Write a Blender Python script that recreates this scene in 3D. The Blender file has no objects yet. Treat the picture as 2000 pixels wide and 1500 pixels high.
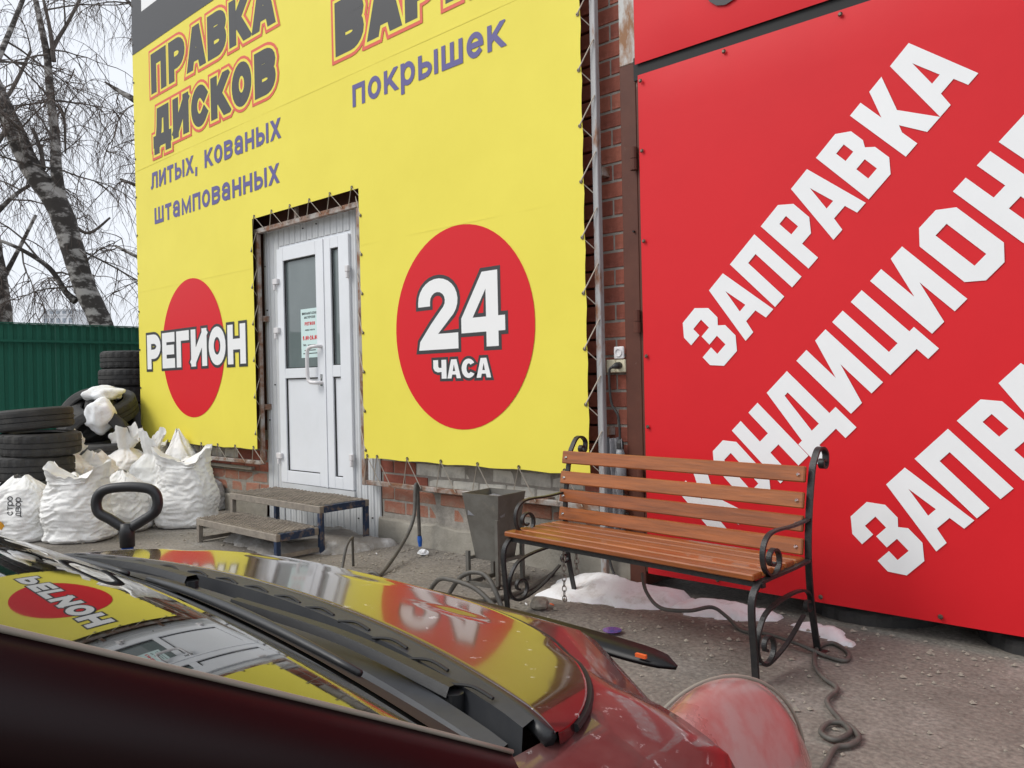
import bpy, bmesh, math, random
from mathutils import Vector, Matrix, noise
from mathutils.geometry import tessellate_polygon
random.seed(7)
SC = bpy.context.scene
COL = SC.collection
R = math.radians
# ------------------------------------------------------------------ camera
H, F = 1.205, 1575.0                      # camera height (m), focal length in pixels of a 2000 px wide picture
YAW, PITCH, ROLL = R(-42.45), R(-0.2), R(1.2535)
cy, sy, cp, sp = math.cos(YAW), math.sin(YAW), math.cos(PITCH), math.sin(PITCH)
fw = Vector((sy*cp, cy*cp, sp)); rt0 = Vector((cy, -sy, 0)); dn0 = fw.cross(rt0)
rt = math.cos(ROLL)*rt0 + math.sin(ROLL)*dn0
dn = -math.sin(ROLL)*rt0 + math.cos(ROLL)*dn0
cam = bpy.data.objects.new('camera', bpy.data.cameras.new('camera')); COL.objects.link(cam)
cam.data.sensor_width = 36; cam.data.lens = 36*F/2000; cam.data.clip_start = 0.02; cam.data.clip_end = 2000
mw = Matrix.Identity(4)
for i in range(3):
    mw[i][0], mw[i][1], mw[i][2] = rt[i], -dn[i], -fw[i]
mw[2][3] = H
cam.matrix_world = mw
SC.camera = cam
# ------------------------------------------------------------------ sky, sun, exposure
w = bpy.data.worlds.new('World'); SC.world = w; w.use_nodes = True
wn, wl = w.node_tree.nodes, w.node_tree.links
sky = wn.new('ShaderNodeTexSky'); sky.sky_type = 'NISHITA'; sky.sun_disc = False
sky.sun_elevation = R(48); sky.sun_rotation = R(215); sky.dust_density = 4
hs = wn.new('ShaderNodeHueSaturation'); hs.inputs['Saturation'].default_value = 0.25
wl.new(sky.outputs[0], hs.inputs['Color'])
mx = wn.new('ShaderNodeMix'); mx.data_type = 'RGBA'; mx.inputs[0].default_value = 0.72
wl.new(hs.outputs[0], mx.inputs[6]); mx.inputs[7].default_value = (7.6, 8.0, 8.7, 1)      # even cloud cover
bg = wn['Background']; bg.inputs[1].default_value = 0.115
wl.new(mx.outputs[2], bg.inputs[0])
sun = bpy.data.objects.new('sun', bpy.data.lights.new('sun', 'SUN')); COL.objects.link(sun)
sun.data.energy = 1.3; sun.data.angle = R(24); sun.data.color = (1, .965, .91)
sun.rotation_euler = Vector((-.50, -.62, .78)).to_track_quat('Z', 'Y').to_euler()
SC.view_settings.view_transform = 'Standard'; SC.view_settings.look = 'None'
SC.view_settings.exposure = 0.30; SC.view_settings.gamma = 1
# ------------------------------------------------------------------ pixel helpers (a pixel gives a direction only)
def ray(x, y): return rt*((x-1000)/F) + dn*((y-750)/F) + fw
def at_y(x, y, Y): r = ray(x, y); return r*(Y/r.y) + Vector((0, 0, H))
def at_z(x, y, Z=0.0): r = ray(x, y); return r*((Z-H)/r.z) + Vector((0, 0, H))
def at_x(x, y, X): r = ray(x, y); return r*(X/r.x) + Vector((0, 0, H))
def at_d(x, y, d): return ray(x, y)*d + Vector((0, 0, H))
# ------------------------------------------------------------------ materials
MATS = {}
def mat(name, col, rough=.6, metal=0.0, col2=None, scale=8.0, bump=0.0, bscale=None, spec=.5, coat=0.0, detail=6.0,
        stretch=None, lo=.35, hi=.65, trans=0.0, ior=1.5, col3=None, scale3=2.0, lo3=.55, hi3=.7, rough2=None):
    m = bpy.data.materials.new(name); m.use_nodes = True; MATS[name] = m
    nt = m.node_tree; n, l = nt.nodes, nt.links; b = n['Principled BSDF']
    b.inputs['Base Color'].default_value = (*col, 1); b.inputs['Roughness'].default_value = rough
    b.inputs['Metallic'].default_value = metal; b.inputs['Specular IOR Level'].default_value = spec
    b.inputs['Coat Weight'].default_value = coat; b.inputs['Coat Roughness'].default_value = .03
    b.inputs['Transmission Weight'].default_value = trans; b.inputs['IOR'].default_value = ior
    if col2 or bump or col3:
        tc = n.new('ShaderNodeTexCoord'); mp = n.new('ShaderNodeMapping'); l.new(tc.outputs['Object'], mp.inputs[0])
        if stretch: mp.inputs['Scale'].default_value = stretch
    def nz(sc, dt=detail):
        t = n.new('ShaderNodeTexNoise'); t.inputs['Scale'].default_value = sc; t.inputs['Detail'].default_value = dt
        t.inputs['Roughness'].default_value = .65; l.new(mp.outputs[0], t.inputs['Vector']); return t
    def rampmix(t, a, bcol, lo, hi):
        mr = n.new('ShaderNodeMapRange'); mr.inputs[1].default_value = lo; mr.inputs[2].default_value = hi
        l.new(t.outputs[0], mr.inputs[0]); x = n.new('ShaderNodeMix'); x.data_type = 'RGBA'; l.new(mr.outputs[0], x.inputs[0])
        if isinstance(a, tuple): x.inputs[6].default_value = (*a, 1)
        else: l.new(a, x.inputs[6])
        x.inputs[7].default_value = (*bcol, 1); return x.outputs[2], mr.outputs[0]
    out = col
    if col2:
        t = nz(scale); out, fac = rampmix(t, out, col2, lo, hi)
        if rough2 is not None:
            q = n.new('ShaderNodeMapRange'); q.inputs[3].default_value = rough; q.inputs[4].default_value = rough2
            l.new(fac, q.inputs[0]); l.new(q.outputs[0], b.inputs['Roughness'])
    if col3: out, _ = rampmix(nz(scale3), out, col3, lo3, hi3)
    if not isinstance(out, tuple): l.new(out, b.inputs['Base Color'])
    if bump:
        bp = n.new('ShaderNodeBump'); bp.inputs['Strength'].default_value = bump; bp.inputs['Distance'].default_value = .02
        l.new(nz(bscale or scale, 8).outputs[0], bp.inputs['Height']); l.new(bp.outputs[0], b.inputs['Normal'])
    return m
mat('yellow', (.86, .75, .105), .5, col2=(.82, .71, .095), scale=1.2, bump=.12, bscale=2.2, spec=.2)
mat('red', (.69, .019, .026), .42, col2=(.64, .017, .024), scale=.8, bump=.10, bscale=1.6, spec=.22)
mat('print_red', (.68, .018, .026), .5, spec=.2)
mat('print_orange', (.72, .10, .05), .5)
mat('print_black', (.035, .035, .037), .5)
mat('print_white', (.86, .86, .85), .5)
mat('print_blue', (.10, .085, .27), .5)
mat('sign_white', (.86, .87, .87), .45, col2=(.82, .83, .83), scale=2)
mat('pipe', (.42, .42, .42), .6, .3, col2=(.26, .12, .06), scale=9, lo=.54, hi=.66, stretch=(1, 1, .35))
mat('rusty_pipe', (.40, .37, .34), .65, .2, col2=(.22, .10, .05), scale=7, lo=.42, hi=.6)
mat('cord', (.50, .44, .36), .8)
mat('grommet', (.16, .14, .11), .4, .8)
mat('brick_wall', (.16, .065, .045), .9, col2=(.10, .045, .035), scale=6)
for i, c in enumerate([(.36, .105, .066), (.31, .09, .057), (.38, .12, .075), (.28, .08, .052)]):
    mat('brick%d' % i, c, .85, col2=tuple(v*.72 for v in c), scale=14, bump=.25, bscale=40, col3=tuple(min(1, v*1.3+.03) for v in c), scale3=5)
for i, c in enumerate([(.36, .15, .095), (.40, .18, .12), (.32, .13, .085)]):
    mat('oldbrick%d' % i, c, .95, col2=(.34, .26, .20), scale=9, bump=.7, bscale=22, lo=.45, hi=.75)
for i, c in enumerate([(.66, .63, .56), (.58, .55, .49), (.70, .67, .60)]):
    mat('palebrick%d' % i, c, .9, col2=(.30, .28, .24), scale=8, bump=.4, bscale=25, lo=.45, hi=.75)
mat('mortar', (.36, .33, .29), .95, col2=(.26, .24, .21), scale=20, bump=.4, bscale=50)
mat('concrete', (.36, .335, .285), .95, col2=(.27, .25, .21), scale=5, bump=.5, bscale=16, col3=(.20, .18, .15), scale3=3, lo3=.58, hi3=.75)
mat('gate_brown', (.125, .046, .030), .5, spec=.25, col2=(.10, .037, .025), scale=5, bump=.08, bscale=20, col3=(.22, .15, .12), scale3=12, lo3=.66, hi3=.75)
mat('old_white_paint', (.55, .55, .53), .6, col2=(.28, .13, .05), scale=5, lo=.53, hi=.63, stretch=(1, 1, .4))
mat('white_sheet', (.66, .68, .69), .45, col2=(.58, .59, .59), scale=3, col3=(.34, .31, .27), scale3=4, lo3=.66, hi3=.8)
mat('upvc', (.80, .82, .85), .28, col2=(.75, .77, .79), scale=2)
mat('seal', (.02, .02, .02), .6)
mat('door_glass', (.20, .235, .235), .03, spec=.6, ior=1.5, col2=(.15, .18, .18), scale=.8)
mat('lamp_tube', (.9, .9, .9), .4)
mat('paper', (.62, .78, .76), .6)
mat('steel_step', (.23, .20, .17), .75, .3, col2=(.33, .29, .24), scale=18, bump=.3, bscale=40)
mat('step_mesh', (.42, .36, .29), .85, .1, col2=(.22, .19, .155), scale=14, bump=.4, bscale=40)
mat('blue_paint', (.014, .032, .075), .5, col2=(.16, .12, .10), scale=16, lo=.5, hi=.62)
mat('bin_steel', (.17, .163, .145), .6, .3, col2=(.11, .10, .085), scale=5, bump=.12, bscale=14, col3=(.20, .18, .15), scale3=7, lo3=.6, hi3=.72)
mat('iron', (.018, .019, .021), .42, .3, bump=.2, bscale=60, col2=(.035, .033, .032), scale=30)
mat('bolt', (.75, .75, .75), .25, 1)
for i, c in enumerate([(.36, .104, .021), (.31, .086, .018), (.39, .12, .027)]):
    mat('wood%d' % i, c, .38, col2=tuple(v*.62 for v in c), scale=5, stretch=(.7, 9, 9), bump=.1, bscale=10, col3=tuple(v*.4 for v in c), scale3=1.6, lo3=.63, hi3=.75, coat=.25)
mat('snow', (.86, .87, .88), .7, bump=.6, bscale=18, col2=(.62, .60, .57), scale=8, lo=.54, hi=.72)
mat('dirty_snow', (.28, .26, .235), .9, bump=.8, bscale=16, col2=(.50, .49, .48), scale=5, lo=.5, hi=.68)
mat('rubber', (.022, .022, .023), .75, col2=(.045, .043, .040), scale=9, bump=.2, bscale=50)
mat('hose', (.07, .066, .058), .6, col2=(.12, .11, .095), scale=14)
mat('black_cable', (.02, .02, .02), .5, col2=(.05, .048, .045), scale=20)
mat('sack', (.86, .855, .83), .55, col2=(.76, .75, .72), scale=5, bump=.5, bscale=15, col3=(.50, .47, .42), scale3=2.5, lo3=.62, hi3=.8)
mat('sack_grey', (.50, .50, .50), .6, col2=(.40, .40, .40), scale=5, bump=.5, bscale=15)
mat('fence_green', (.010, .135, .085), .5, col2=(.009, .115, .072), scale=1.5)
mat('bark_white', (.40, .38, .355), .9, col2=(.05, .043, .038), scale=2.0, stretch=(1.5, 1.5, 2.8), lo=.41, hi=.52, bump=.8, bscale=9)
mat('bark_dark', (.085, .072, .062), .9, col2=(.15, .13, .115), scale=8)
mat('twig', (.10, .075, .062), .9)
mat('far_wall', (.62, .62, .62), .9); mat('far_window', (.30, .33, .36), .4); mat('far_band', (.46, .47, .48), .9)
mat('black_plastic', (.018, .019, .021), .42, bump=.05, bscale=90, col2=(.030, .030, .030), scale=5)
mat('cowl_plastic', (.028, .030, .035), .5, col2=(.05, .052, .055), scale=7)
mat('blue_plastic', (.012, .10, .42), .35)
mat('socket', (.66, .60, .43), .45); mat('white_plastic', (.72, .70, .70), .4); mat('grey_plastic', (.28, .29, .30), .45)
mat('rag', (.20, .20, .21), .9, bump=.6, bscale=20)
mat('trim', (.30, .27, .22), .6); mat('stone', (.36, .32, .26), .95, col2=(.26, .23, .19), scale=12, bump=.6, bscale=30)
mat('chain', (.30, .28, .25), .45, .9)
mat('orange', (.75, .13, .03), .5); mat('orange_ink', (.72, .33, .02), .6)
# car
mat('car_paint', (.030, .0016, .003), .25, coat=1.0, ior=1.5, col2=(.085, .04, .036), scale=2.4, lo=.45, hi=.8, col3=(.40, .37, .36), scale3=46, lo3=.635, hi3=.70)
MATS['car_paint'].node_tree.nodes['Principled BSDF'].inputs['Coat IOR'].default_value = 1.75
MATS['car_paint'].node_tree.nodes['Principled BSDF'].inputs['Coat Roughness'].default_value = .06
mat('car_body', (.050, .006, .008), .32, coat=.8, ior=1.5, col2=(.17, .085, .075), scale=3.2, lo=.42, hi=.72, rough2=.6, col3=(.45, .42, .41), scale3=48, lo3=.62, hi3=.69)
MATS['car_body'].node_tree.nodes['Principled BSDF'].inputs['Coat IOR'].default_value = 1.65
MATS['car_body'].node_tree.nodes['Principled BSDF'].inputs['Coat Roughness'].default_value = .09
mat('car_glass', (.006, .007, .007), .012, spec=.8, ior=1.7, col2=(.035, .034, .030), scale=5, rough2=.05, lo=.4, hi=.75)
mat('side_glass', (.004, .004, .004), .16, spec=.12, ior=1.25)  # gloss cut so the panes mimic a dark reflection
mat('seam', (.01, .01, .01), .7); mat('pillar_dark_reflection', (.010, .002, .003), .38, spec=.25); mat('deflector', (.010, .010, .011), .35, spec=.2)  # pillar: car paint darkened and dulled to imitate a dark reflection
mat('lens', (.98, .93, .92), .03, trans=1.0, ior=1.4, col2=(.95, .85, .83), scale=6, rough2=.25)  # pink tint imitates the red sign's reflection; rough patches are dust
mat('reflector', (.62, .60, .60), .18, .9); mat('lamp_house', (.70, .30, .28), .22, .35, col2=(.80, .62, .60), scale=6, lo=.42, hi=.60, rough2=.5)  # lamp_house: the red sign's reflection is put into the pink colour
mat('disc', (.14, .16, .55), .15, .6, col2=(.45, .12, .45), scale=22)
# ground
g = mat('ground', (.235, .21, .178), .95, col2=(.125, .112, .095), scale=.8, bump=.55, bscale=30, col3=(.29, .268, .235), scale3=2.2, lo3=.5, hi3=.75, lo=.38, hi=.66)
n, l = g.node_tree.nodes, g.node_tree.links           # fine grit on top of the patches
bs = n['Principled BSDF']; src = bs.inputs['Base Color'].links[0].from_socket
tx = n.new('ShaderNodeTexNoise'); tx.inputs['Scale'].default_value = 55; tx.inputs['Detail'].default_value = 4
mp = [q for q in n if q.type == 'MAPPING'][0]; l.new(mp.outputs[0], tx.inputs['Vector'])
mr = n.new('ShaderNodeMapRange'); mr.inputs[1].default_value = .3; mr.inputs[2].default_value = .7; mr.inputs[3].default_value = .68; mr.inputs[4].default_value = 1.28
l.new(tx.outputs[0], mr.inputs[0]); ml = n.new('ShaderNodeMix'); ml.data_type = 'RGBA'; ml.blend_type = 'MULTIPLY'; ml.inputs[0].default_value = 1
l.new(src, ml.inputs[6]); l.new(mr.outputs[0], ml.inputs[7]); l.new(ml.outputs[2], bs.inputs['Base Color'])
# ------------------------------------------------------------------ mesh helpers
class MB:
    def __init__(s): s.v = []; s.f = []
    def poly(s, pts): b = len(s.v); s.v += [tuple(p) for p in pts]; s.f.append(tuple(range(b, b+len(pts))))
    def box(s, a, b, jit=0):
        x0, y0, z0 = a; x1, y1, z1 = b; k = len(s.v)
        for z in (z0, z1):
            for (x, y) in ((x0, y0), (x1, y0), (x1, y1), (x0, y1)):
                s.v.append((x+random.uniform(-jit, jit), y+random.uniform(-jit, jit), z+random.uniform(-jit, jit)))
        for q in ((0, 3, 2, 1), (4, 5, 6, 7), (0, 1, 5, 4), (1, 2, 6, 5), (2, 3, 7, 6), (3, 0, 4, 7)): s.f.append(tuple(k+i for i in q))
        return s
    def bar(s, p, q, w, h=None, up=(0, 0, 1)):
        p, q = Vector(p), Vector(q); h = h or w; d = (q-p).normalized(); u = Vector(up)
        if abs(d.dot(u)) > .95: u = Vector((1, 0, 0))
        a = d.cross(u).normalized(); b = a.cross(d); k = len(s.v)
        for c in (p, q):
            for (i, j) in ((-1, -1), (1, -1), (1, 1), (-1, 1)): s.v.append(tuple(c+a*i*w/2+b*j*h/2))
        for f in ((0, 1, 2, 3), (7, 6, 5, 4), (0, 4, 5, 1), (1, 5, 6, 2), (2, 6, 7, 3), (3, 7, 4, 0)): s.f.append(tuple(k+i for i in f))
        return s
    def tube(s, pts, r, n=8, closed=False):
        pts = [Vector(p) for p in pts]; m = len(pts); k = len(s.v); prev = None
        for i, p in enumerate(pts):
            a = pts[(i-1) % m] if (i > 0 or closed) else p; b = pts[(i+1) % m] if (i < m-1 or closed) else p
            d = (b-a).normalized()
            if prev is None: u = Vector((0, 0, 1)) if abs(d.z) < .9 else Vector((1, 0, 0)); x = d.cross(u).normalized()
            else: x = (prev-d*prev.dot(d)).normalized()
            prev = x; y = d.cross(x); rr = r[i] if isinstance(r, (list, tuple)) else r
            for j in range(n):
                t = 2*math.pi*j/n; s.v.append(tuple(p+x*math.cos(t)*rr+y*math.sin(t)*rr))
        for i in range(m if closed else m-1):
            for j in range(n):
                a, b = k+i*n+j, k+i*n+(j+1) % n; c, d = k+((i+1) % m)*n+(j+1) % n, k+((i+1) % m)*n+j
                s.f.append((a, b, c, d))
        if not closed: s.f.append(tuple(k+j for j in range(n))[::-1]); s.f.append(tuple(k+(m-1)*n+j for j in range(n)))
        return s
    def grid(s, rows, wrap=False):
        k = len(s.v); a = len(rows); b = len(rows[0])
        for r in rows: s.v += [tuple(p) for p in r]
        for i in range(a-1):
            for j in range(b if wrap else b-1): s.f.append((k+i*b+j, k+i*b+(j+1) % b, k+(i+1)*b+(j+1) % b, k+(i+1)*b+j))
        return s
    def sweep(s, path, x, w, t):          # flat bar bent in the YZ plane, w wide along X, t thick
        n = len(path); rows = []
        for i in range(n):
            a = path[max(i-1, 0)]; b = path[min(i+1, n-1)]; d = Vector((b[0]-a[0], b[1]-a[1])).normalized(); nx, ny = -d.y*t/2, d.x*t/2
            p = path[i]; rows.append([(x-w/2, p[0]+nx, p[1]+ny), (x+w/2, p[0]+nx, p[1]+ny), (x+w/2, p[0]-nx, p[1]-ny), (x-w/2, p[0]-nx, p[1]-ny)])
        k = len(s.v); s.grid(rows, True); s.f.append((k+3, k+2, k+1, k)); e = k+(n-1)*4; s.f.append((e, e+1, e+2, e+3)); return s
    def build(s, name, m, parent=None, smooth=False, bevel=0, loc=None, fix=False):
        me = bpy.data.meshes.new(name); me.from_pydata(s.v, [], s.f); me.materials.append(MATS[m] if isinstance(m, str) else m)
        if bevel or fix:
            bm = bmesh.new(); bm.from_mesh(me); bmesh.ops.recalc_face_normals(bm, faces=bm.faces)
            if bevel: bmesh.ops.bevel(bm, geom=bm.edges[:], offset=bevel, segments=1, affect='EDGES')
            bm.to_mesh(me); bm.free()
        if smooth: me.polygons.foreach_set('use_smooth', [True]*len(me.polygons))
        o = bpy.data.objects.new(name, me); COL.objects.link(o)
        if parent: o.parent = parent
        if loc: o.location = loc
        return o
def tag(o, label, cat, group=None, kind=None):
    if label: o['label'] = label
    if cat: o['category'] = cat
    if group: o['group'] = group
    if kind: o['kind'] = kind
    return o
def thing(name, label, cat, loc=(0, 0, 0), rz=0, group=None):
    o = bpy.data.objects.new(name, None); COL.objects.link(o); o.location = loc; o.rotation_euler.z = rz; o.empty_display_size = .1
    return tag(o, label, cat, group)
def struct(o): o['kind'] = 'structure'; return o
def inst(me, name, parent, loc, rot=(0, 0, 0), sc=(1, 1, 1), m=None):
    o = bpy.data.objects.new(name, me); COL.objects.link(o); o.parent = parent; o.location = loc; o.rotation_euler = rot; o.scale = sc
    if m: o.material_slots[0].link = 'OBJECT'; o.material_slots[0].material = MATS[m]
    return o
def nz3(x, y, z): return noise.noise(Vector((x, y, z)))
def spline(pts, n=8):
    P = [Vector(p) for p in pts]; out = []
    for i in range(len(P)-1):
        a, b, c, d = P[max(i-1, 0)], P[i], P[i+1], P[min(i+2, len(P)-1)]
        for k in range(n):
            t = k/n; out.append(.5*((2*b)+(c-a)*t+(2*a-5*b+4*c-d)*t*t+(3*b-a-3*c+d)*t**3))
    out.append(P[-1]); return out
# ------------------------------------------------------------------ lettering (strokes for rounded letters, outlines for block letters)
def arc(cx, cy_, rx, ry, a0, a1, n=10): return [(cx+rx*math.cos(R(a0+(a1-a0)*i/n)), cy_+ry*math.sin(R(a0+(a1-a0)*i/n))) for i in range(n+1)]
def bowl(y0, y1, xm): h = (y1-y0)/2; return arc(xm, y0+h, 1-xm, h, 90, -90)
G = {
 'П': [[(0, 0), (0, 1), (1, 1), (1, 0)]], 'Н': [[(0, 0), (0, 1)], [(1, 0), (1, 1)], [(0, .5), (1, .5)]], 'Г': [[(0, 0), (0, 1), (1, 1)]],
 'Р': [[(0, 0), (0, 1)]+bowl(.40, 1, .5)+[(0, .40)]],
 'В': [[(0, .54), (0, 1)]+bowl(.54, 1, .5)+[(0, .54), (0, 0)]+bowl(0, .54, .55)[::-1]+[(0, .54)]],
 'А': [[(-.04, -.12), (.44, 1.1)], [(1.04, -.12), (.56, 1.1)], [(.2, .26), (.8, .26)]],
 'К': [[(0, 0), (0, 1)], [(1.0, 1.1), (.15, .42)], [(.34, .56), (1.06, -.12)]],
 'Д': [[(.12, 0), (.24, .5), (.28, 1), (.86, 1), (.86, 0)], [(-.06, 0), (1.06, 0)], [(0, 0), (0, -.26)], [(1, 0), (1, -.26)]],
 'И': [[(0, 0), (0, 1)], [(1, 0), (1, 1)], [(-.02, .0), (1.02, 1.0)]],
 'С': [arc(.52, .5, .52, .5, 42, 318, 20)], 'О': [arc(.5, .5, .5, .5, 0, 360, 24)],
 'Е': [[(1, 1), (0, 1), (0, 0), (1, 0)], [(0, .52), (.92, .52)]],
 'Ч': [[(0, 1), (0, .62)]+arc(.3, .62, .3, .2, 180, 270, 6)+[(1, .42)], [(1, 0), (1, 1)]],
 '2': [arc(.5, .70, .5, .30, 175, -35, 14)+[(.05, .0), (1, 0)]], '4': [[(.74, 0), (.74, 1)], [(.76, 1.10), (-.02, .25)], [(-.02, .27), (1.08, .27)]],
 'л': [[(-.05, 0), (.14, .10), (.22, 1), (1, 1), (1, 0)]], 'и': None, 'т': [[(0, 1), (1, 1)], [(.5, 1), (.5, 0)]],
 'ы': [[(0, 1), (0, 0), (.32, 0)]+[(p[0]*.62, p[1]) for p in bowl(0, .58, .5)[::-1]]+[(0, .58)], [(1, 0), (1, 1)]],
 'х': [[(-.03, -.1), (1.0, 1.1)], [(-.0, 1.1), (1.03, -.1)]], 'к': None, 'о': None, 'в': None, 'н': None, 'п': None,
 'а': [[(.04, .74)]+arc(.47, .70, .46, .30, 150, 0, 8)+[(.93, 0)], arc(.45, .27, .45, .27, 0, 360, 16)],
 'ш': [[(0, 1), (0, 0), (1, 0), (1, 1)], [(.5, 1), (.5, 0)]], 'м': [[(0, 0), (0, 1), (.5, .05), (1, 1), (1, 0)]],
 'р': [[(0, -.42), (0, 1)], arc(.5, .5, .5, .5, 0, 360, 20)], 'е': [[(.02, .50), (1, .50)]+arc(.5, .5, .5, .5, 4, 312, 20)],
 'Ш': [[(0, 1), (0, 0), (1, 0), (1, 1)], [(.5, 1), (.5, 0)]], 'М': [[(0, 0), (0, 1), (.5, .05), (1, 1), (1, 0)]], 'Т': [[(0, 1), (1, 1)], [(.5, 1), (.5, 0)]],
 'Ж': [[(.5, 0), (.5, 1)], [(0, 0), (1, 1)], [(0, 1), (1, 0)]], 'Я': [[(1, 0), (1, 1), (.4, 1), (.1, .9), (.1, .6), (.4, .45), (1, .45)], [(.5, .45), (0, 0)]], 'Б': [[(.9, 1), (0, 1), (0, 0), (.6, 0), (1, .15), (1, .4), (.6, .55), (0, .55)]], 'Ы': [[(0, 1), (0, 0), (.4, 0), (.6, .28), (.4, .55), (0, .55)], [(1, 0), (1, 1)]],
 'с': [arc(.52, .5, .52, .5, 42, 318, 14)], 'д': [[(.1, 0), (.3, 1), (.8, 1), (.8, 0)], [(-.1, 0), (1.1, 0)], [(-.1, 0), (-.1, -.2)], [(1.1, 0), (1.1, -.2)]],
 ',': [[(.4, .05), (.1, -.30)]], '9': [arc(.5, .68, .5, .32, 0, 360, 18), [(1, .68), (.9, .3), (.3, 0)]], '0': None, '.': [[(.3, 0), (.6, 0)]], '-': [[(.1, .45), (.9, .45)]],
}
for a, b in (('и', 'И'), ('к', 'К'), ('о', 'О'), ('в', 'В'), ('н', 'Н'), ('п', 'П'), ('0', 'О')): G[a] = G[b]
WID = {'ш': 1.35, 'м': 1.25, 'ы': 1.32, 'Д': 1.12, 'д': 1.1, ',': .35, ' ': .45, '.': .4, '-': .6, 'Г': .85, 'т': .9, 'Е': .88}
def clip(poly, z0, z1):
    for (zc, s) in ((z0, 1), (z1, -1)):
        out = []
        for i in range(len(poly)):
            a, b = poly[i], poly[(i+1) % len(poly)]; da, db = (a[1]-zc)*s, (b[1]-zc)*s
            if da >= 0: out.append(a)
            if da*db < 0: t = da/(da-db); out.append((a[0]+(b[0]-a[0])*t, a[1]+(b[1]-a[1])*t))
        poly = out
        if len(poly) < 3: return []
    return poly
def stroke(mb, pts, t, z0, z1, y, cap):
    P = [Vector(p) for p in pts]; n = len(P); closed = (P[0]-P[-1]).length < 1e-5
    if closed: P = P[:-1]; n -= 1
    else:
        P[0] = P[0]-(P[1]-P[0]).normalized()*cap; P[-1] = P[-1]+(P[-1]-P[-2]).normalized()*cap
    L, Rr = [], []
    for i in range(n):
        a = P[i-1] if (i or closed) else None; b = P[(i+1) % n] if (i < n-1 or closed) else None
        d1 = (P[i]-a).normalized() if a is not None else (b-P[i]).normalized(); d2 = (b-P[i]).normalized() if b is not None else d1
        n1 = Vector((-d1.y, d1.x)); n2 = Vector((-d2.y, d2.x)); m = n1+n2
        m = m.normalized() if m.length > 1e-4 else n1
        k = min(1/max(m.dot(n1), .3), 2.2); L.append(P[i]+m*t/2*k); Rr.append(P[i]-m*t/2*k)
    for i in range(n if closed else n-1):
        j = (i+1) % n; A_, B2, C2, D2 = L[i], Rr[i], Rr[j], L[j]; ar = lambda a, b, c: (b.x-a.x)*(c.y-a.y)-(b.y-a.y)*(c.x-a.x)
        q4 = [A_, B2, C2, D2]; a1, a2, a3, a4 = ar(A_, B2, C2), ar(A_, C2, D2), ar(A_, B2, D2), ar(B2, C2, D2)
        if a1*a2 <= 0 or a3*a4 <= 0: q4 = max(([A_, B2, C2], [A_, C2, D2], [A_, B2, D2], [B2, C2, D2]), key=lambda t: abs(ar(*t)))
        q = clip([tuple(v_) for v_ in q4], z0, z1)
        if q:
            stroke.k += 1
            mb.poly([(p[0], y-.00003*(stroke.k % 17), p[1]) for p in q])
stroke.k = 0
def word(text, x0, x1, z0, z1, Y, t, m, parent, off, grow=0.0, gap=.22):
    """letters between x0..x1 with baseline z0 and top z1 on the plane Y; grow widens the strokes for an outline"""
    hgt = z1-z0; tot = sum(WID.get(c, 1) for c in text)+gap*(len(text)-1); u = (x1-x0)/tot; x = x0
    for c in text:
        wd = WID.get(c, 1)*u
        if c != ' ':
            mb = MB(); bx0, bx1, bz0, bz1 = x+t/2, x+wd-t/2, z0+t/2, z1-t/2
            lo = z0-.30*hgt if c in 'Др,' else z0
            for s in G[c]:
                pts = [(bx0+(bx1-bx0)*p[0], bz0+(bz1-bz0)*p[1]) for p in s]
                stroke(mb, pts, t+2*grow, lo-grow, z1+grow, Y, t/2+grow if True else 0)
            mb.build('letter' if not grow else 'letter_outline', m, parent, loc=-off)
        x += wd+gap*u
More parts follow.
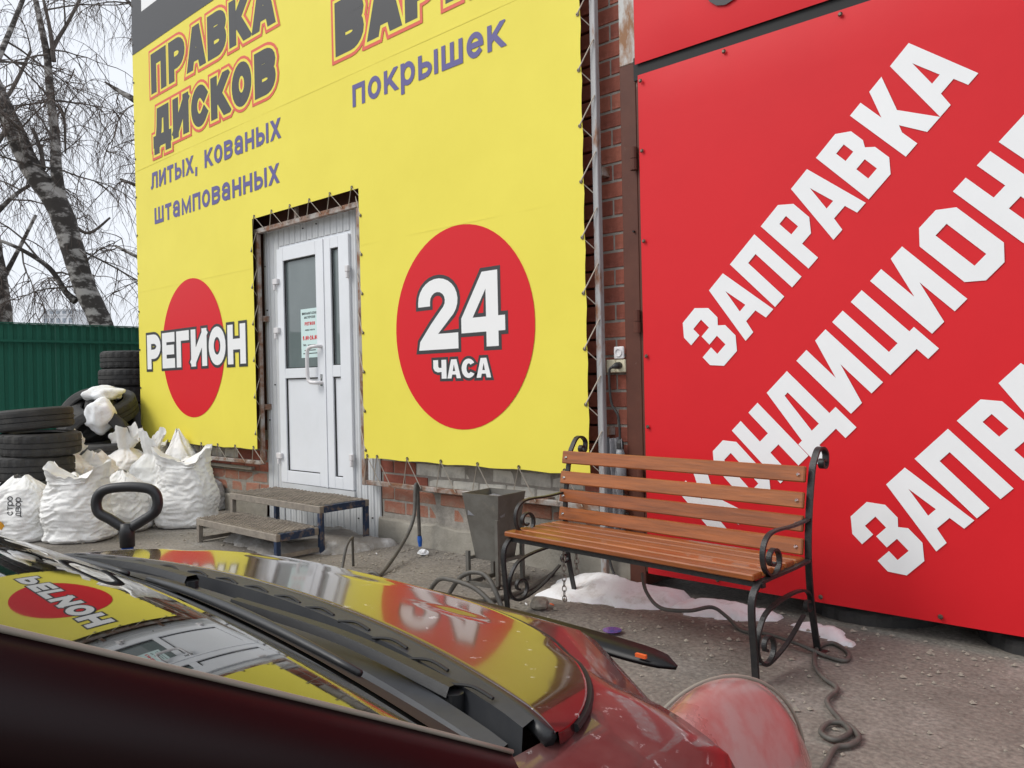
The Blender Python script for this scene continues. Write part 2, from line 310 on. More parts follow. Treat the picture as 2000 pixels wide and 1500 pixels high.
BL = {
 'А': ([(0, 0), (.25, 1), (.79, 1), (1, 0), (.74, 0), (.69, .2), (.35, .2), (.28, 0)], [(.41, .38), (.62, .38), (.52, .78)]),
 'П': ([(0, 0), (0, 1), (1, 1), (1, 0), (.65, 0), (.65, .78), (.35, .78), (.35, 0)],),
 'Р': ([(0, 0), (0, 1), (.72, 1), (1, .82), (1, .5), (.72, .32), (.37, .32), (.37, 0)], [(.37, .54), (.37, .79), (.64, .79), (.64, .54)]),
 'В': ([(0, 0), (0, 1), (.7, 1), (.96, .84), (.96, .62), (.86, .53), (1, .42), (1, .17), (.73, 0)], [(.36, .62), (.36, .80), (.63, .80), (.63, .62)], [(.36, .2), (.36, .42), (.65, .42), (.65, .2)]),
 'К': ([(0, 0), (0, 1), (.34, 1), (.34, .62), (.62, 1), (1, 1), (.64, .52), (1, 0), (.63, 0), (.42, .36), (.34, .26), (.34, 0)],),
 'З': ([(0, .64), (0, .82), (.25, 1), (.75, 1), (1, .82), (1, .6), (.86, .51), (1, .42), (1, .18), (.75, 0), (.25, 0), (0, .18), (0, .36), (.34, .36), (.34, .21), (.66, .21), (.66, .41), (.36, .41), (.36, .6), (.66, .6), (.66, .79), (.34, .79), (.34, .64)],),
 'О': ([(0, .16), (0, .84), (.27, 1), (.73, 1), (1, .84), (1, .16), (.73, 0), (.27, 0)], [(.35, .21), (.65, .21), (.65, .79), (.35, .79)]),
 'Н': ([(0, 0), (0, 1), (.35, 1), (.35, .6), (.65, .6), (.65, 1), (1, 1), (1, 0), (.65, 0), (.65, .39), (.35, .39), (.35, 0)],),
 'Д': ([(0, -.17), (0, .2), (.1, .2), (.26, 1), (.84, 1), (.84, .2), (1, .2), (1, -.17), (.72, -.17), (.72, 0), (.28, 0), (.28, -.17)], [(.37, .2), (.56, .2), (.56, .79), (.47, .79)]),
 'И': ([(0, 0), (0, 1), (.35, 1), (.35, .46), (.65, 1), (1, 1), (1, 0), (.65, 0), (.65, .54), (.35, 0)],),
 'Ц': ([(0, 0), (0, 1), (.32, 1), (.32, .21), (.56, .21), (.56, 1), (.88, 1), (.88, .21), (1, .21), (1, -.18), (.72, -.18), (.72, 0)],),
 'Е': ([(0, 0), (0, 1), (1, 1), (1, .79), (.37, .79), (.37, .6), (.9, .6), (.9, .4), (.37, .4), (.37, .21), (1, .21), (1, 0)],),
}
HV = {'4': ([(.58, 0), (.58, .20), (0, .20), (0, .40), (.50, 1), (.85, 1), (.85, .40), (1, .40), (1, .20), (.85, .20), (.85, 0)], [(.27, .40), (.58, .40), (.58, .77)]),
 '2': (arc(.5, .68, .5, .32, 180, -38, 16)+[(.50, .22), (1, .22), (1, 0), (0, 0), (.03, .12), (.32, .36)]+arc(.5, .68, .19, .13, -40, 180, 10)+[(.31, .62), (0, .62)],),
 'Ч': ([(0, 1), (0, .58), (.10, .42), (.34, .34), (.63, .36), (.63, 0), (1, 0), (1, 1), (.63, 1), (.63, .58), (.46, .57), (.38, .64), (.38, 1)],), 'А': ([(0, 0), (.30, 1), (.70, 1), (1, 0), (.70, 0), (.64, .2), (.36, .2), (.30, 0)], [(.41, .38), (.59, .38), (.50, .74)]),
 'С': (arc(.5, .5, .5, .5, 35, 325, 22)+arc(.52, .5, .17, .26, 315, 45, 14),)}
def heavy_word(text, x0, x1, z0, z1, Ya, Yb, grow, parent, off, gap=.08):
    u = (x1-x0)/(len(text)+gap*(len(text)-1)); x = x0
    for c in text:
        loops = [[Vector((x+u*p[0], z0+(z1-z0)*p[1], 0)) for p in lp] for lp in HV[c]]; flat = [p for lp in loops for p in lp]
        mb = MB(); mb.v = [(p.x, Yb, p.y) for p in flat]; mb.f = [tuple(t) for t in tessellate_polygon(loops)]; mb.build('letter', 'print_white', parent, loc=-off)
        mb = MB()
        for lp in loops: stroke(mb, [(p.x, p.y) for p in lp]+[(lp[0].x, lp[0].y)], 2*grow, -9, 99, Ya, 0)
        mb.build('letter_outline', 'print_black', parent, loc=-off); x += u*(1+gap)
def block_word(cells, n0, n1, Y, parent):
    """block letters running up at 45 degrees: cells = (letter, s0, s1) measured along the line"""
    for c, s0, s1 in cells:
        loops = [[Vector((s0+(s1-s0)*p[0], n0+(n1-n0)*p[1], 0)) for p in lp] for lp in BL[c]]
        flat = [p for lp in loops for p in lp]; mb = MB(); q = 2**-.5
        mb.v = [((p.x-p.y)*q, Y, (p.x+p.y)*q) for p in flat]; mb.f = [tuple(t) for t in tessellate_polygon(loops)]
        mb.build('letter', 'sign_white', parent, fix=False)
def ellipse(cx, cz, rx, rz, Y, m, parent, name):
    mb = MB(); mb.poly([(cx+rx*math.cos(2*math.pi*i/72), Y, cz+rz*math.sin(2*math.pi*i/72)) for i in range(72)]); return mb.build(name, m, parent)
YB, YY, YR = 3.95, 3.80, 3.88       # brick face, yellow cloth, red sheet
# ================================================================== GROUND
def gh(x, y):
    return .012*nz3(x*.9, y*.9, 0)+.006*nz3(x*3, y*3, 5)
mb = MB(); xs = [-60, -30, -18]+[-14+i*.16 for i in range(106)]+[4, 8, 20, 60]; ys = [-60, -25, -8, -3]+[-1.5+i*.14 for i in range(45)]+[5.2, 6.5, 9, 20, 60, 400]
mb.grid([[(x, y, gh(x, y) if -14 < x < 3 and -1.6 < y < 4.9 else -.0) for x in xs] for y in ys])
struct(mb.build('ground', 'ground', smooth=True))
mb = MB()
for i in range(2600):                                            # loose grit and crumbs of stone
    if random.random() < .55: x, y = random.uniform(-9, -.2), 3.9-abs(random.gauss(0, .5))
    else: x, y = random.uniform(-9.5, 0), random.uniform(1.3, 3.9)
    s = random.choice([.004, .006, .008, .012])*random.uniform(.7, 1.3); c = Vector((x, y, gh(x, y)+s*.3)); k = len(mb.v)
    for d in ((1, 0, 0), (0, 1, 0), (-1, 0, 0), (0, -1, 0), (0, 0, .8)): mb.v.append(tuple(c+Vector(d)*s*random.uniform(.6, 1.3)))
    for f in ((0, 1, 4), (1, 2, 4), (2, 3, 4), (3, 0, 4)): mb.f.append(tuple(k+i for i in f))
tag(mb.build('gravel', 'stone'), 'loose grit and crumbs of stone scattered over the dirt yard', 'gravel', kind='stuff')
# ================================================================== BUILDING
bld = thing('workshop_building', 'red brick workshop with concrete plinth behind the yellow and red banners', 'building', (-3, YB, 0))
O = Vector(bld.location)
def bpart(mb, name, m, **k): o = mb.build(name, m, bld, **k); o.location = -O; return o
mb = MB(); mb.box((-9.02, YB+.045, 0), (-2.60, YB+.35, 6.4)); bpart(mb, 'wall', 'brick_wall')
mb = MB(); mb.box((-9.02, YB+.36, 0), (-8.7, YB+6, 6.4)); bpart(mb, 'side_wall', 'brick_wall')
mb = MB(); mb.box((-2.6, YB+.1, 3.05), (4, YB+.35, 6.4)); mb.box((2.6, YB+.1, 0), (4, YB+.35, 3.05)); bpart(mb, 'gate_wall', 'brick_wall')
mb = MB(); mb.box((-2.6, YB+1.2, .0), (2.6, YB+1.25, 3.05)); bpart(mb, 'dark_backing', 'seam')  # black sheet painted as the darkness inside, behind the gate
mb = MB(); mb.box((-9.1, YB-.2, 6.41), (4.1, YB+6, 6.6)); bpart(mb, 'roof', 'gate_brown')
# mortar bed behind the bricks that show
for a, b in (((-2.905, YB+.006, .17), (-2.66, YB+.044, 6.3)), ((-9.02, YB+.006, .12), (-6.67, YB+.044, .80)), ((-5.02, YB+.006, .12), (-2.906, YB+.044, .80))):
    mb = MB(); mb.box(a, b); bpart(mb, 'mortar_bed', 'mortar')
PC = .1035; Z0 = at_y(1217, 488, YB).z % PC
def brick_mesh(L, jit, hgt=.088):
    mb = MB(); mb.box((-L/2, -.0, -hgt/2), (L/2, .04, hgt/2), jit); me = bpy.data.meshes.new('brick'); me.from_pydata(mb.v, [], mb.f); me.materials.append(MATS['brick0'])
    bm = bmesh.new(); bm.from_mesh(me); bmesh.ops.bevel(bm, geom=bm.edges[:], offset=.003 if jit < .002 else .007, segments=1, affect='EDGES'); bm.to_mesh(me); bm.free(); return me
BM = {}
def brick(x0, x1, zc, kind, rough):
    L = round(x1-x0, 3); key = (L, rough, random.randrange(3))
    if key not in BM: BM[key] = brick_mesh(L, .006 if rough else .001, .092 if rough else .088)
    inst(BM[key], 'brick', bld, Vector(((x0+x1)/2, YB+(random.uniform(-.004, .006) if rough else random.uniform(-.001, .001)), zc))-O, m=kind)
rowi = 0
for k in range(0, 60):
    zc = Z0+PC*(k+.5)-.0
    if zc-.05 < .16 or zc > 6.2: continue
    off = .131 if k % 2 else 0
    for i in range(-30, 30):
        x0 = -2.77+.262*i+off+.006; x1 = x0+.25
        if x0 > -2.92 and x0 < -2.66:                                      # strip beside the gate post
            x1c = min(x1, -2.66)
            if x1c-x0 > .03: brick(x0, x1c, zc, 'brick%d' % random.randrange(4), False)
            continue
        if x1 > -2.905 and x0 < -2.9: x1 = min(x1, -2.66)
        if zc < .66 and zc > .62 and False: continue
        for (a, b) in ((-9.02, -6.67), (-5.02, -2.66)):
            xa, xb = max(x0, a), min(x1, b)
            if xb-xa < .04: continue
            if zc > .76 and xb < -2.93: continue
            pale = zc > .44 and ((xb < -7.0 and zc > .47) or (-4.62 < xa and xb < -2.9))
            if xb > -2.92 and zc > .66: brick(xa, xb, zc, 'brick%d' % random.randrange(4), False)
            elif zc > .44 and not pale: brick(xa, xb, zc, 'brick%d' % random.randrange(4), False)
            else: brick(xa, xb, zc, ('palebrick%d' if pale else 'oldbrick%d') % random.randrange(3), True)
def plinth(x0, x1):
    mb = MB(); n = int((x1-x0)/.06); rows = []
    for j in range(9):
        row = []
        for i in range(n+1):
            x = x0+(x1-x0)*i/n; top = .165+.022*nz3(x*4, 0, 3)+.012*nz3(x*15, 0, 1)
            prof = [(-.035, -.06), (-.032, .03), (-.03, .08), (-.028, .12), (-.026, top-.012), (-.018, top-.002), (-.004, top), (.02, top+.004), (.05, top+.004)][j]
            row.append((x, YB+prof[0]+.006*nz3(x*6, prof[1]*9, 2), prof[1]))
        rows.append(row)
    mb.grid(rows); return mb
bpart(plinth(-9.05, -6.66), 'concrete_plinth', 'concrete', smooth=False); bpart(plinth(-5.03, -2.62), 'concrete_plinth', 'concrete')
for a, b in (((-4.45, YB-.045, .425), (-2.9, YB-.006, .452)), ((-8.9, YB-.045, .43), (-6.9, YB-.006, .455))):
    mb = MB(); mb.box(a, b, .004); bpart(mb, 'ledge', 'concrete')
# white corrugated surround of the door, one plank after another
def plank(x0, x1, z0, z1, Y=YB-.012):
    mb = MB(); w_ = x1-x0; prof = [(0, .010), (.010, 0), (w_*.40, 0), (w_*.5, -.004), (w_*.6, 0), (w_-.010, 0), (w_-.002, .010)]
    mb.grid([[(x0+p[0], Y+p[1], z) for p in prof] for z in (z0, z1)]); bpart(mb, 'surround_plank', 'white_sheet')
for i in range(3): plank(-6.66+.087*i, -6.66+.087*(i+1), .0, 2.64)
for i in range(12): plank(-6.398+.088*i, -6.398+.088*(i+1), 2.455, 2.64)
for i in range(4): plank(-5.34+.08*i, -5.34+.08*(i+1), 0.0, 2.64)
for i in range(12): plank(-6.398+.088*i, -6.398+.088*(i+1), 0.0, .30, YB-.004)
mb = MB(); mb.box((-6.40, YB-.03, .298), (-5.33, YB+.04, .345), .003); bpart(mb, 'threshold', 'white_sheet')
mb = MB()
for (x, z) in ((-6.62, 2.3), (-6.60, 1.9), (-6.5, 1.22), (-6.6, .9), (-5.12, .15), (-5.3, .13), (-5.75, .15), (-6.1, .14), (-6.0, 2.56), (-5.8, 2.57)): mb.tube([(x, YB-.022, z), (x, YB-.010, z)], .006, 6)
bpart(mb, 'screw', 'seam')
# ================================================================== DOOR
door = thing('white_door', 'white plastic glazed double door with pull handle above the metal steps', 'door', (-5.86, YB, .345)); DO = Vector(door.location)
def dpart(mb, name, m, par=None, **k):
    o = mb.build(name, m, par or door, **k)
    if not par: o.location = -DO
    return o
def frame_ring(x0, x1, z0, z1, b, ya, yb):
    mb = MB(); mb.box((x0, ya, z0), (x0+b, yb, z1)); mb.box((x1-b, ya, z0), (x1, yb, z1)); mb.box((x0+b+.0005, ya, z0), (x1-b-.0005, yb, z0+b)); mb.box((x0+b+.0005, ya, z1-b), (x1-b-.0005, yb, z1)); return mb
DT, DB = 2.425, .35
dpart(frame_ring(-6.44, -5.31, DB-.003, DT+.03, .05, YB-.005, YB+.05), 'door_frame', 'upvc')
def leaf(name, x0, x1, gx0, gx1, gz0, gz1, pz0, pz1):
    ya, yb = YB-.035, YB+.03; mb = MB()
    mb.box((x0, ya, DB), (gx0, yb, DT)); mb.box((gx1, ya, DB), (x1, yb, DT))
    e = .0006
    mb.box((gx0+e, ya, gz1), (gx1-e, yb, DT)); mb.box((gx0+e, ya, pz1), (gx1-e, yb, gz0)); mb.box((gx0+e, ya, DB), (gx1-e, yb, pz0))
    lf = dpart(mb, name, 'upvc', bevel=.003)
    mb = MB(); mb.box((gx0, YB-.005, gz0), (gx1, YB+.0, gz1)); dpart(mb, 'glass', 'door_glass', lf)
    mb = MB(); mb.box((gx0, YB-.012, pz0), (gx1, YB-.002, pz1)); dpart(mb, 'lower_panel', 'upvc', lf)
    for (a, b, c, d, nm) in ((gx0, gx1, gz0, gz1, 'gasket'), (gx0, gx1, pz0, pz1, 'gasket')): dpart(frame_ring(a, b, c, d, .008, YB-.022, YB-.013), nm, 'seal', lf)
    return lf
gz = [at_y(559, 510, YB-.01).z, at_y(567, 720, YB-.01).z, at_y(566, 739, YB-.01).z, at_y(572, 919, YB-.01).z]
lf = leaf('door_leaf', -6.40, -5.70, -6.30, -5.80, gz[1], gz[0], gz[3], gz[2])
lf2 = leaf('door_leaf', -5.693, -5.335, -5.585, -5.475, gz[1]+.01, gz[0]+.02, gz[3]-.01, gz[2])
mb = MB(); mb.box((-5.699, YB-.042, DB), (-5.678, YB-.036, DT)); dpart(mb, 'meeting_strip', 'upvc')
hx = -5.735; za, zb = at_y(640, 675, YB-.05).z, at_y(640, 747, YB-.05).z
mb = MB(); mb.tube(spline([(hx, YB-.03, za), (hx-.02, YB-.08, za), (hx-.09, YB-.095, za-.01), (hx-.115, YB-.10, za-.06), (hx-.115, YB-.10, zb+.06), (hx-.09, YB-.095, zb+.01), (hx-.02, YB-.08, zb), (hx, YB-.03, zb)], 6), .016, 10)
dpart(mb, 'handle', 'white_plastic', smooth=True)
mb = MB(); mb.box((-5.757, YB-.040, 1.20), (-5.728, YB-.0355, 1.30)); lk = dpart(mb, 'lock_plate', 'bolt'); mb = MB(); mb.box((-5.746, YB-.043, 1.235), (-5.739, YB-.0405, 1.262)); dpart(mb, 'keyhole', 'seal', lk)
for (px, py, s) in ((550, 545, 0), (552, 641, 0), (553, 887, 0), (683, 520, 1), (690, 890, 1)):
    p = at_y(px, py, YB-.045); mb = MB(); x = -6.415 if not s else -5.335
    mb.box((x-.02, YB-.062, p.z-.04), (x+.055 if not s else x+.02, YB-.0355, p.z+.01)); mb.box((x-.012, YB-.06, p.z-.09), (x+.012, YB-.0355, p.z-.041)); dpart(mb, 'hinge', 'white_plastic', bevel=.004)
note = thing('paper_notice', 'pale paper notice with opening hours stuck inside the door glass', 'notice', (-6.06, YB-.006, 1.35)); NO = Vector(note.location)
c = [at_y(587, 607, YB-.008), at_y(627, 697, YB-.008)]; nx0, nx1, nz0, nz1 = c[0].x, c[1].x-.02, c[1].z, c[0].z+.01
mb = MB(); mb.box((nx0, YB-.0072, nz0), (nx1, YB-.0058, nz1)); o = mb.build('sheet', 'paper', note); o.location = -NO
hh = nz1-nz0
def nline(txt, a, b, z, h_, t, m): word(txt, nx0+(nx1-nx0)*a, nx0+(nx1-nx0)*b, nz0+hh*z, nz0+hh*(z+h_), YB-.0080, t, m, note, NO, gap=.3)
nline('ШИНОМОНТАЖНАЯ', .08, .92, .88, .05, .004, 'print_black'); nline('МАСТЕРСКАЯ', .2, .8, .80, .05, .004, 'print_black')
nline('РЕГИОН', .22, .78, .66, .07, .007, 'print_red'); nline('РЕЖИМ РАБОТЫ', .24, .76, .55, .03, .003, 'print_black'); nline('9.00-24.00', .10, .92, .36, .09, .009, 'print_red'); nline('тел.', .10, .30, .24, .04, .004, 'print_black')
mb = MB()                                   # further lines, too small to read
for (a, b, z) in ((.36, .80, .255), (.18, .36, .15), (.40, .80, .15), (.10, .34, .085), (.40, .90, .085)): mb.poly([(nx0+(nx1-nx0)*q, YB-.0080, nz0+hh*(z+e)) for q, e in ((a, -.008), (b, -.008), (b, .010), (a, .010))])
o = mb.build('illegible_lines', 'print_black', note); o.location = -NO; o['kind'] = 'stuff'
# ================================================================== YELLOW BANNER AND ITS FRAME
ban = thing('yellow_banner', 'large yellow laced cloth banner with tyre service lettering around the door', 'banner', (-5, YY, .64)); BO = Vector(ban.location)
def ypart(mb, name, m, **k): o = mb.build(name, m, ban, **k); o.location = -BO; return o
XL, XR, ZBn, ZT = -9.04, -2.865, .635, 6.2; NX0, NX1, NZ = -6.60, -5.03, 2.713
holes = {}
def edge_x(z, side): return (XR-.012*abs(math.sin(z*math.pi/.33))) if side else XL
mb = MB()
def cloth(x0, x1, z0, z1, fx1=False, scal=False):
    nx, nzz = max(2, int((x1-x0)/.10)), max(2, int((z1-z0)/.08)); rows = []
    for j in range(nzz+1):
        z = z0+(z1-z0)*j/nzz; row = []
        for i in range(nx+1):
            x = x0+(x1-x0)*i/nx; yy = YY+.0016*nz3(x*1.2, z*1.2, 3)+.0007*nz3(x*5, z*5, 1)
            zz = z
            if scal and j == 0: zz += .010*abs(math.sin(math.pi*(x-x0)/.46))
            if fx1 and i == nx: x -= .010*abs(math.sin(math.pi*z/.33))
            row.append((x, yy, zz))
        rows.append(row)
    mb.grid(rows)
cloth(XL, NX0, ZBn, NZ, scal=True); cloth(NX1, XR, ZBn, NZ, True, True); cloth(XL, NX0, NZ, ZT); cloth(NX0, NX1, NZ, ZT); cloth(NX1, XR, NZ, ZT, True)
cl = ypart(mb, 'cloth', 'yellow', smooth=True)
bm = bmesh.new(); bm.from_mesh(cl.data); bmesh.ops.remove_doubles(bm, verts=bm.verts, dist=.003); bm.to_mesh(cl.data); bm.free()
for (xa, xb, z) in ((XL+.01, XR-.02, 3.60), (XL+.01, NX0-.02, 2.27), (NX1+.02, XR-.02, 2.27)):
    mb = MB(); mb.box((xa, YY-.0010, z), (xb, YY-.0001, z+.014)); ypart(mb, 'weld_seam', 'yellow')
P1, P2, P3 = YY-.0030, YY-.0036, YY-.0042
def yword(*a, **k): word(*a, ban, BO, **k)
o = ellipse(-3.94, 1.577, .672, .692, P1, 'print_red', ban, 'red_disc'); o.location = -BO
o = ellipse(-7.80, 1.608, .655, .695, P1, 'print_red', ban, 'red_disc'); o.location = -BO
mb = MB(); mb.poly([(XL+.005, P1, 4.885), (XR-.03, P1, 4.885), (XR-.03, P1, 6.15), (XL+.005, P1, 6.15)]); ypart(mb, 'black_band', 'print_black')
mb = MB(); mb.poly([(-8.78, P2, 5.285), (-7.2, P2, 5.285), (-7.2, P2, 6.1), (-8.78, P2, 6.1)]); ypart(mb, 'white_field', 'print_white')
def outlined(txt, x0, x1, z0, z1, t, gap=.15):
    yword(txt, x0, x1, z0, z1, P1, t, 'print_orange', gap=gap, grow=.050); yword(txt, x0, x1, z0, z1, P2, t, 'yellow', gap=gap, grow=.024); yword(txt, x0, x1, z0, z1, P3, t, 'print_black', gap=gap)
outlined('ПРАВКА', -8.58, -6.15, 4.335, 4.76, .128); outlined('ДИСКОВ', -8.54, -6.15, 3.755, 4.16, .126); outlined('ВАРКА', -5.28, -3.22, 3.785, 4.21, .135)
yword('литых, кованых', -8.64, -6.10, 3.335, 3.51, P1, .039, 'print_blue', gap=.24); yword('штампованных', -8.575, -6.14, 2.957, 3.128, P1, .039, 'print_blue', gap=.24)
yword('покрышек', -5.075, -3.47, 3.342, 3.512, P1, .039, 'print_blue', gap=.24)
yword('РЕГИОН', -8.83, -6.755, 1.42, 1.79, P2, .10, 'print_black', gap=.12, grow=.027); yword('РЕГИОН', -8.83, -6.755, 1.42, 1.79, P3, .10, 'print_white', gap=.12)
heavy_word('24', -4.36, -3.52, 1.436, 1.93, P2, P3, .026, ban, BO); heavy_word('ЧАСА', -4.215, -3.655, 1.233, 1.363, P2, P3, .019, ban, BO, .06)
frm = thing('banner_frame', 'rusty grey pipe frame that the yellow banner is laced to', 'frame', (-2.84, 3.86, 0)); FO = Vector(frm.location)
def fpart(mb, name, m, **k): o = mb.build(name, m, frm, **k); o.location = -FO; return o
YF = 3.862
mb = MB(); mb.box((-2.838, YF-.02, .02), (-2.798, YF+.02, 6.2)); fpart(mb, 'upright', 'pipe', bevel=.004)
mb = MB(); mb.box((-9.065, YF-.02, .02), (-9.045, YF+.02, 6.2)); fpart(mb, 'upright', 'pipe', bevel=.004)
mb = MB(); mb.box((-6.63, YF-.018, .50), (-6.595, YF+.018, 2.585)); fpart(mb, 'door_upright', 'rusty_pipe', bevel=.004)
mb = MB(); mb.box((-5.13, YF-.018, .42), (-5.085, YF+.018, 2.585)); fpart(mb, 'door_upright', 'rusty_pipe', bevel=.004)
mb = MB(); mb.box((-6.67, YF-.02, 2.587), (-5.08, YF+.02, 2.632)); fpart(mb, 'door_lintel_bar', 'rusty_pipe', bevel=.004)
mb = MB(); mb.box((-9.04, YF-.018, .495), (-6.632, YF+.018, .53)); fpart(mb, 'bottom_bar', 'rusty_pipe', bevel=.004)
mb = MB(); mb.box((-5.084, YF-.018, .425), (-2.84, YF+.018, .46)); fpart(mb, 'bottom_bar', 'rusty_pipe', bevel=.004)
for (x, z) in ((-2.82, 2.43), (-2.82, 4.1), (-2.82, .9), (-6.61, 1.82), (-6.61, 1.02), (-9.055, 1.5), (-3.3, .44), (-8.2, .51)):
    mb = MB(); mb.box((x-.005, YF+.0205, z-.025), (x+.03, YB+.004, z+.025)); fpart(mb, 'bracket', 'rusty_pipe')
mb = MB(); mb.box((-6.0, YF-.012, 2.6325), (-5.965, YF+.012, 3.0)); fpart(mb, 'stay', 'rusty_pipe')
# grommets and lacing
gro = MB(); gro.tube([(.009*math.cos(a*math.pi/5), 0, .009*math.sin(a*math.pi/5)) for a in range(10)], .0035, 5, closed=True)
gme = bpy.data.meshes.new('grommet'); gme.from_pydata(gro.v, [], gro.f); gme.materials.append(MATS['grommet'])
def grommet(x, z): inst(gme, 'grommet', ban, Vector((x, YY-.004, z))-BO)
def lace(pts, r=.0038): mb = MB(); mb.tube(pts, r, 5); ypart(mb, 'lacing_cord', 'cord')
def zig_h(xs, zg, zbar, Y2=YF-.022):
    for i, x in enumerate(xs):
        grommet(x, zg)
        zb_ = zbar; dx = .07
        lace([(x-dx-.03, Y2-.004, zb_), (x, YY-.008, zg), (x+dx+.03, Y2-.004, zb_+.002)])
zig_h([-6.56+.29*i for i in range(6)], NZ+.022, 2.61)
zig_h([-6.66-.33*i for i in range(8)], ZBn+.025, .512); zig_h([-4.99, -4.87, -4.52, -4.16, -3.80, -3.43, -3.06], ZBn+.025, .442)
def zig_v(x, zs, xbar):
    for z in zs:
        grommet(x, z); s = 1 if xbar > x else -1
        lace([(x, YY-.008, z), (xbar+s*.012, YF-.024, z+.17)]); lace([(x, YY-.006, z), (xbar-s*.016, YF-.016, z-.07)], .003)
zig_v(XR-.022, [.73+.328*i for i in range(14)], -2.818); zig_v(NX0-.02, [.78+.33*i for i in range(6)], -6.612); zig_v(NX1+.022, [.70+.30*i for i in range(7)], -5.108)
for z in [.8+.42*i for i in range(12)]: grommet(XL+.02, z)
# ================================================================== GATE AND RED SIGNS
gate = thing('steel_gate', 'brown painted steel gate and hinge post carrying the red signs', 'gate', (-2.6, YB, 0)); GO = Vector(gate.location)
def gpart(mb, name, m, **k): o = mb.build(name, m, gate, **k); o.location = -GO; return o
mb = MB(); mb.box((-2.682, YB-.035, .02), (-2.572, YB+.05, 3.015)); gpart(mb, 'post', 'gate_brown', bevel=.004)
mb = MB(); mb.box((-2.682, YB-.033, 3.017), (-2.572, YB+.05, 4.6)); gpart(mb, 'post_top', 'old_white_paint', bevel=.004)
mb = MB(); mb.box((-2.562, YB-.045, .10), (2.2, YB+.02, 4.6)); gpart(mb, 'leaf', 'gate_brown')
mb = MB(); mb.box((-2.568, YB-.058, 2.90), (2.2, YB-.046, 3.03)); gpart(mb, 'cross_rail', 'seam')
for z in (2.46, 1.53, .62):
    mb = MB(); mb.tube([(-2.578, YB-.06, z-.065), (-2.578, YB-.06, z-.002)], .021, 10); mb.tube([(-2.578, YB-.06, z+.002), (-2.578, YB-.06, z+.065)], .019, 10); gpart(mb, 'hinge', 'gate_brown')
mb = MB(); mb.tube([(-2.60, YB-.05, 2.05), (-2.60, YB-.03, 2.05)], .006, 6); gpart(mb, 'bolt_stub', 'seam')
sg = thing('red_sign', 'large red sheet sign with white diagonal block letters on the gate', 'sign', (-1, YR, .1)); SO = Vector(sg.location)
mb = MB()
def sheet(mb, x0, x1, z0, z1, Y):
    nx, nzz = int((x1-x0)/.12), int((z1-z0)/.12); rows = []
    for j in range(nzz+1):
        row = []
        for i in range(nx+1):
            x = x0+(x1-x0)*i/nx; z = z0+(z1-z0)*j/nzz; row.append((x, Y+.0016*nz3(x*1.4, z*1.4, 7)+.0006*nz3(x*6, z*6, 2)+(.010 if i == 0 or j == 0 or j == nzz else 0), z))
        rows.append(row)
    mb.grid(rows)
sheet(mb, -2.54, 2.1, .095, 2.925, YR); o = mb.build('sheet', 'red', sg, smooth=True); o.location = -SO
L1 = [('З', -.60, -.388), ('А', -.371, -.156), ('П', -.142, .053), ('Р', .103, .285), ('А', .277, .491), ('В', .510, .70), ('К', .742, .945), ('А', .945, 1.157)]
L2 = [('К', -1.235, -1.0), ('О', -.97, -.785), ('Н', -.761, -.555), ('Д', -.552, -.29), ('И', -.262, -.055), ('Ц', -.009, .215), ('И', .243, .443), ('О', .488, .70), ('Н', .741, .945), ('Е', .99, 1.17), ('Р', 1.22, 1.41), ('О', 1.44, 1.65), ('В', 1.69, 1.89)]
holder = thing('tmp', None, None); 
block_word(L1, 2.331, 2.671, YR-.0035, sg); block_word(L2, 1.70, 2.065, YR-.0035, sg); block_word([(c, a-.066, b-.066) for c, a, b in L1], 1.021, 1.365, YR-.0035, sg)
bpy.data.objects.remove(holder)
for o in sg.children:
    if o.name.startswith('letter'): o.location = -SO
def screws(lst, par, off, Y):
    for (x, z) in lst:
        mb = MB(); mb.tube([(x, Y-.010, z), (x, Y-.002, z)], [.007, .012], 8); o = mb.build('screw', 'grommet', par); o.location = -off
screws([(-2.515, z) for z in (2.885, 2.49, 1.98, 1.33, .93, .5)]+[(x, .125) for x in (-2.1, -1.55, -1.02, -.5, 0)]+[(x, 2.90) for x in (-2.0, -1.4, -.8, 0)], sg, SO, YR)
sg2 = thing('red_sign', 'upper red sheet sign with part of a dark letter above the gap', 'sign', (-1, YR, 3.03)); S2 = Vector(sg2.location)
mb = MB(); sheet(mb, -2.55, 2.1, 2.985, 4.55, YR-.012); o = mb.build('sheet', 'red', sg2, smooth=True); o.location = -S2
p0, p1 = at_y(1366, 22, YR-.02), at_y(1416, 22, YR-.02)
word('О', p0.x-.0, p0.x+.30, p0.z-.015, p0.z+.5, YR-.022, .1, 'print_black', sg2, S2)
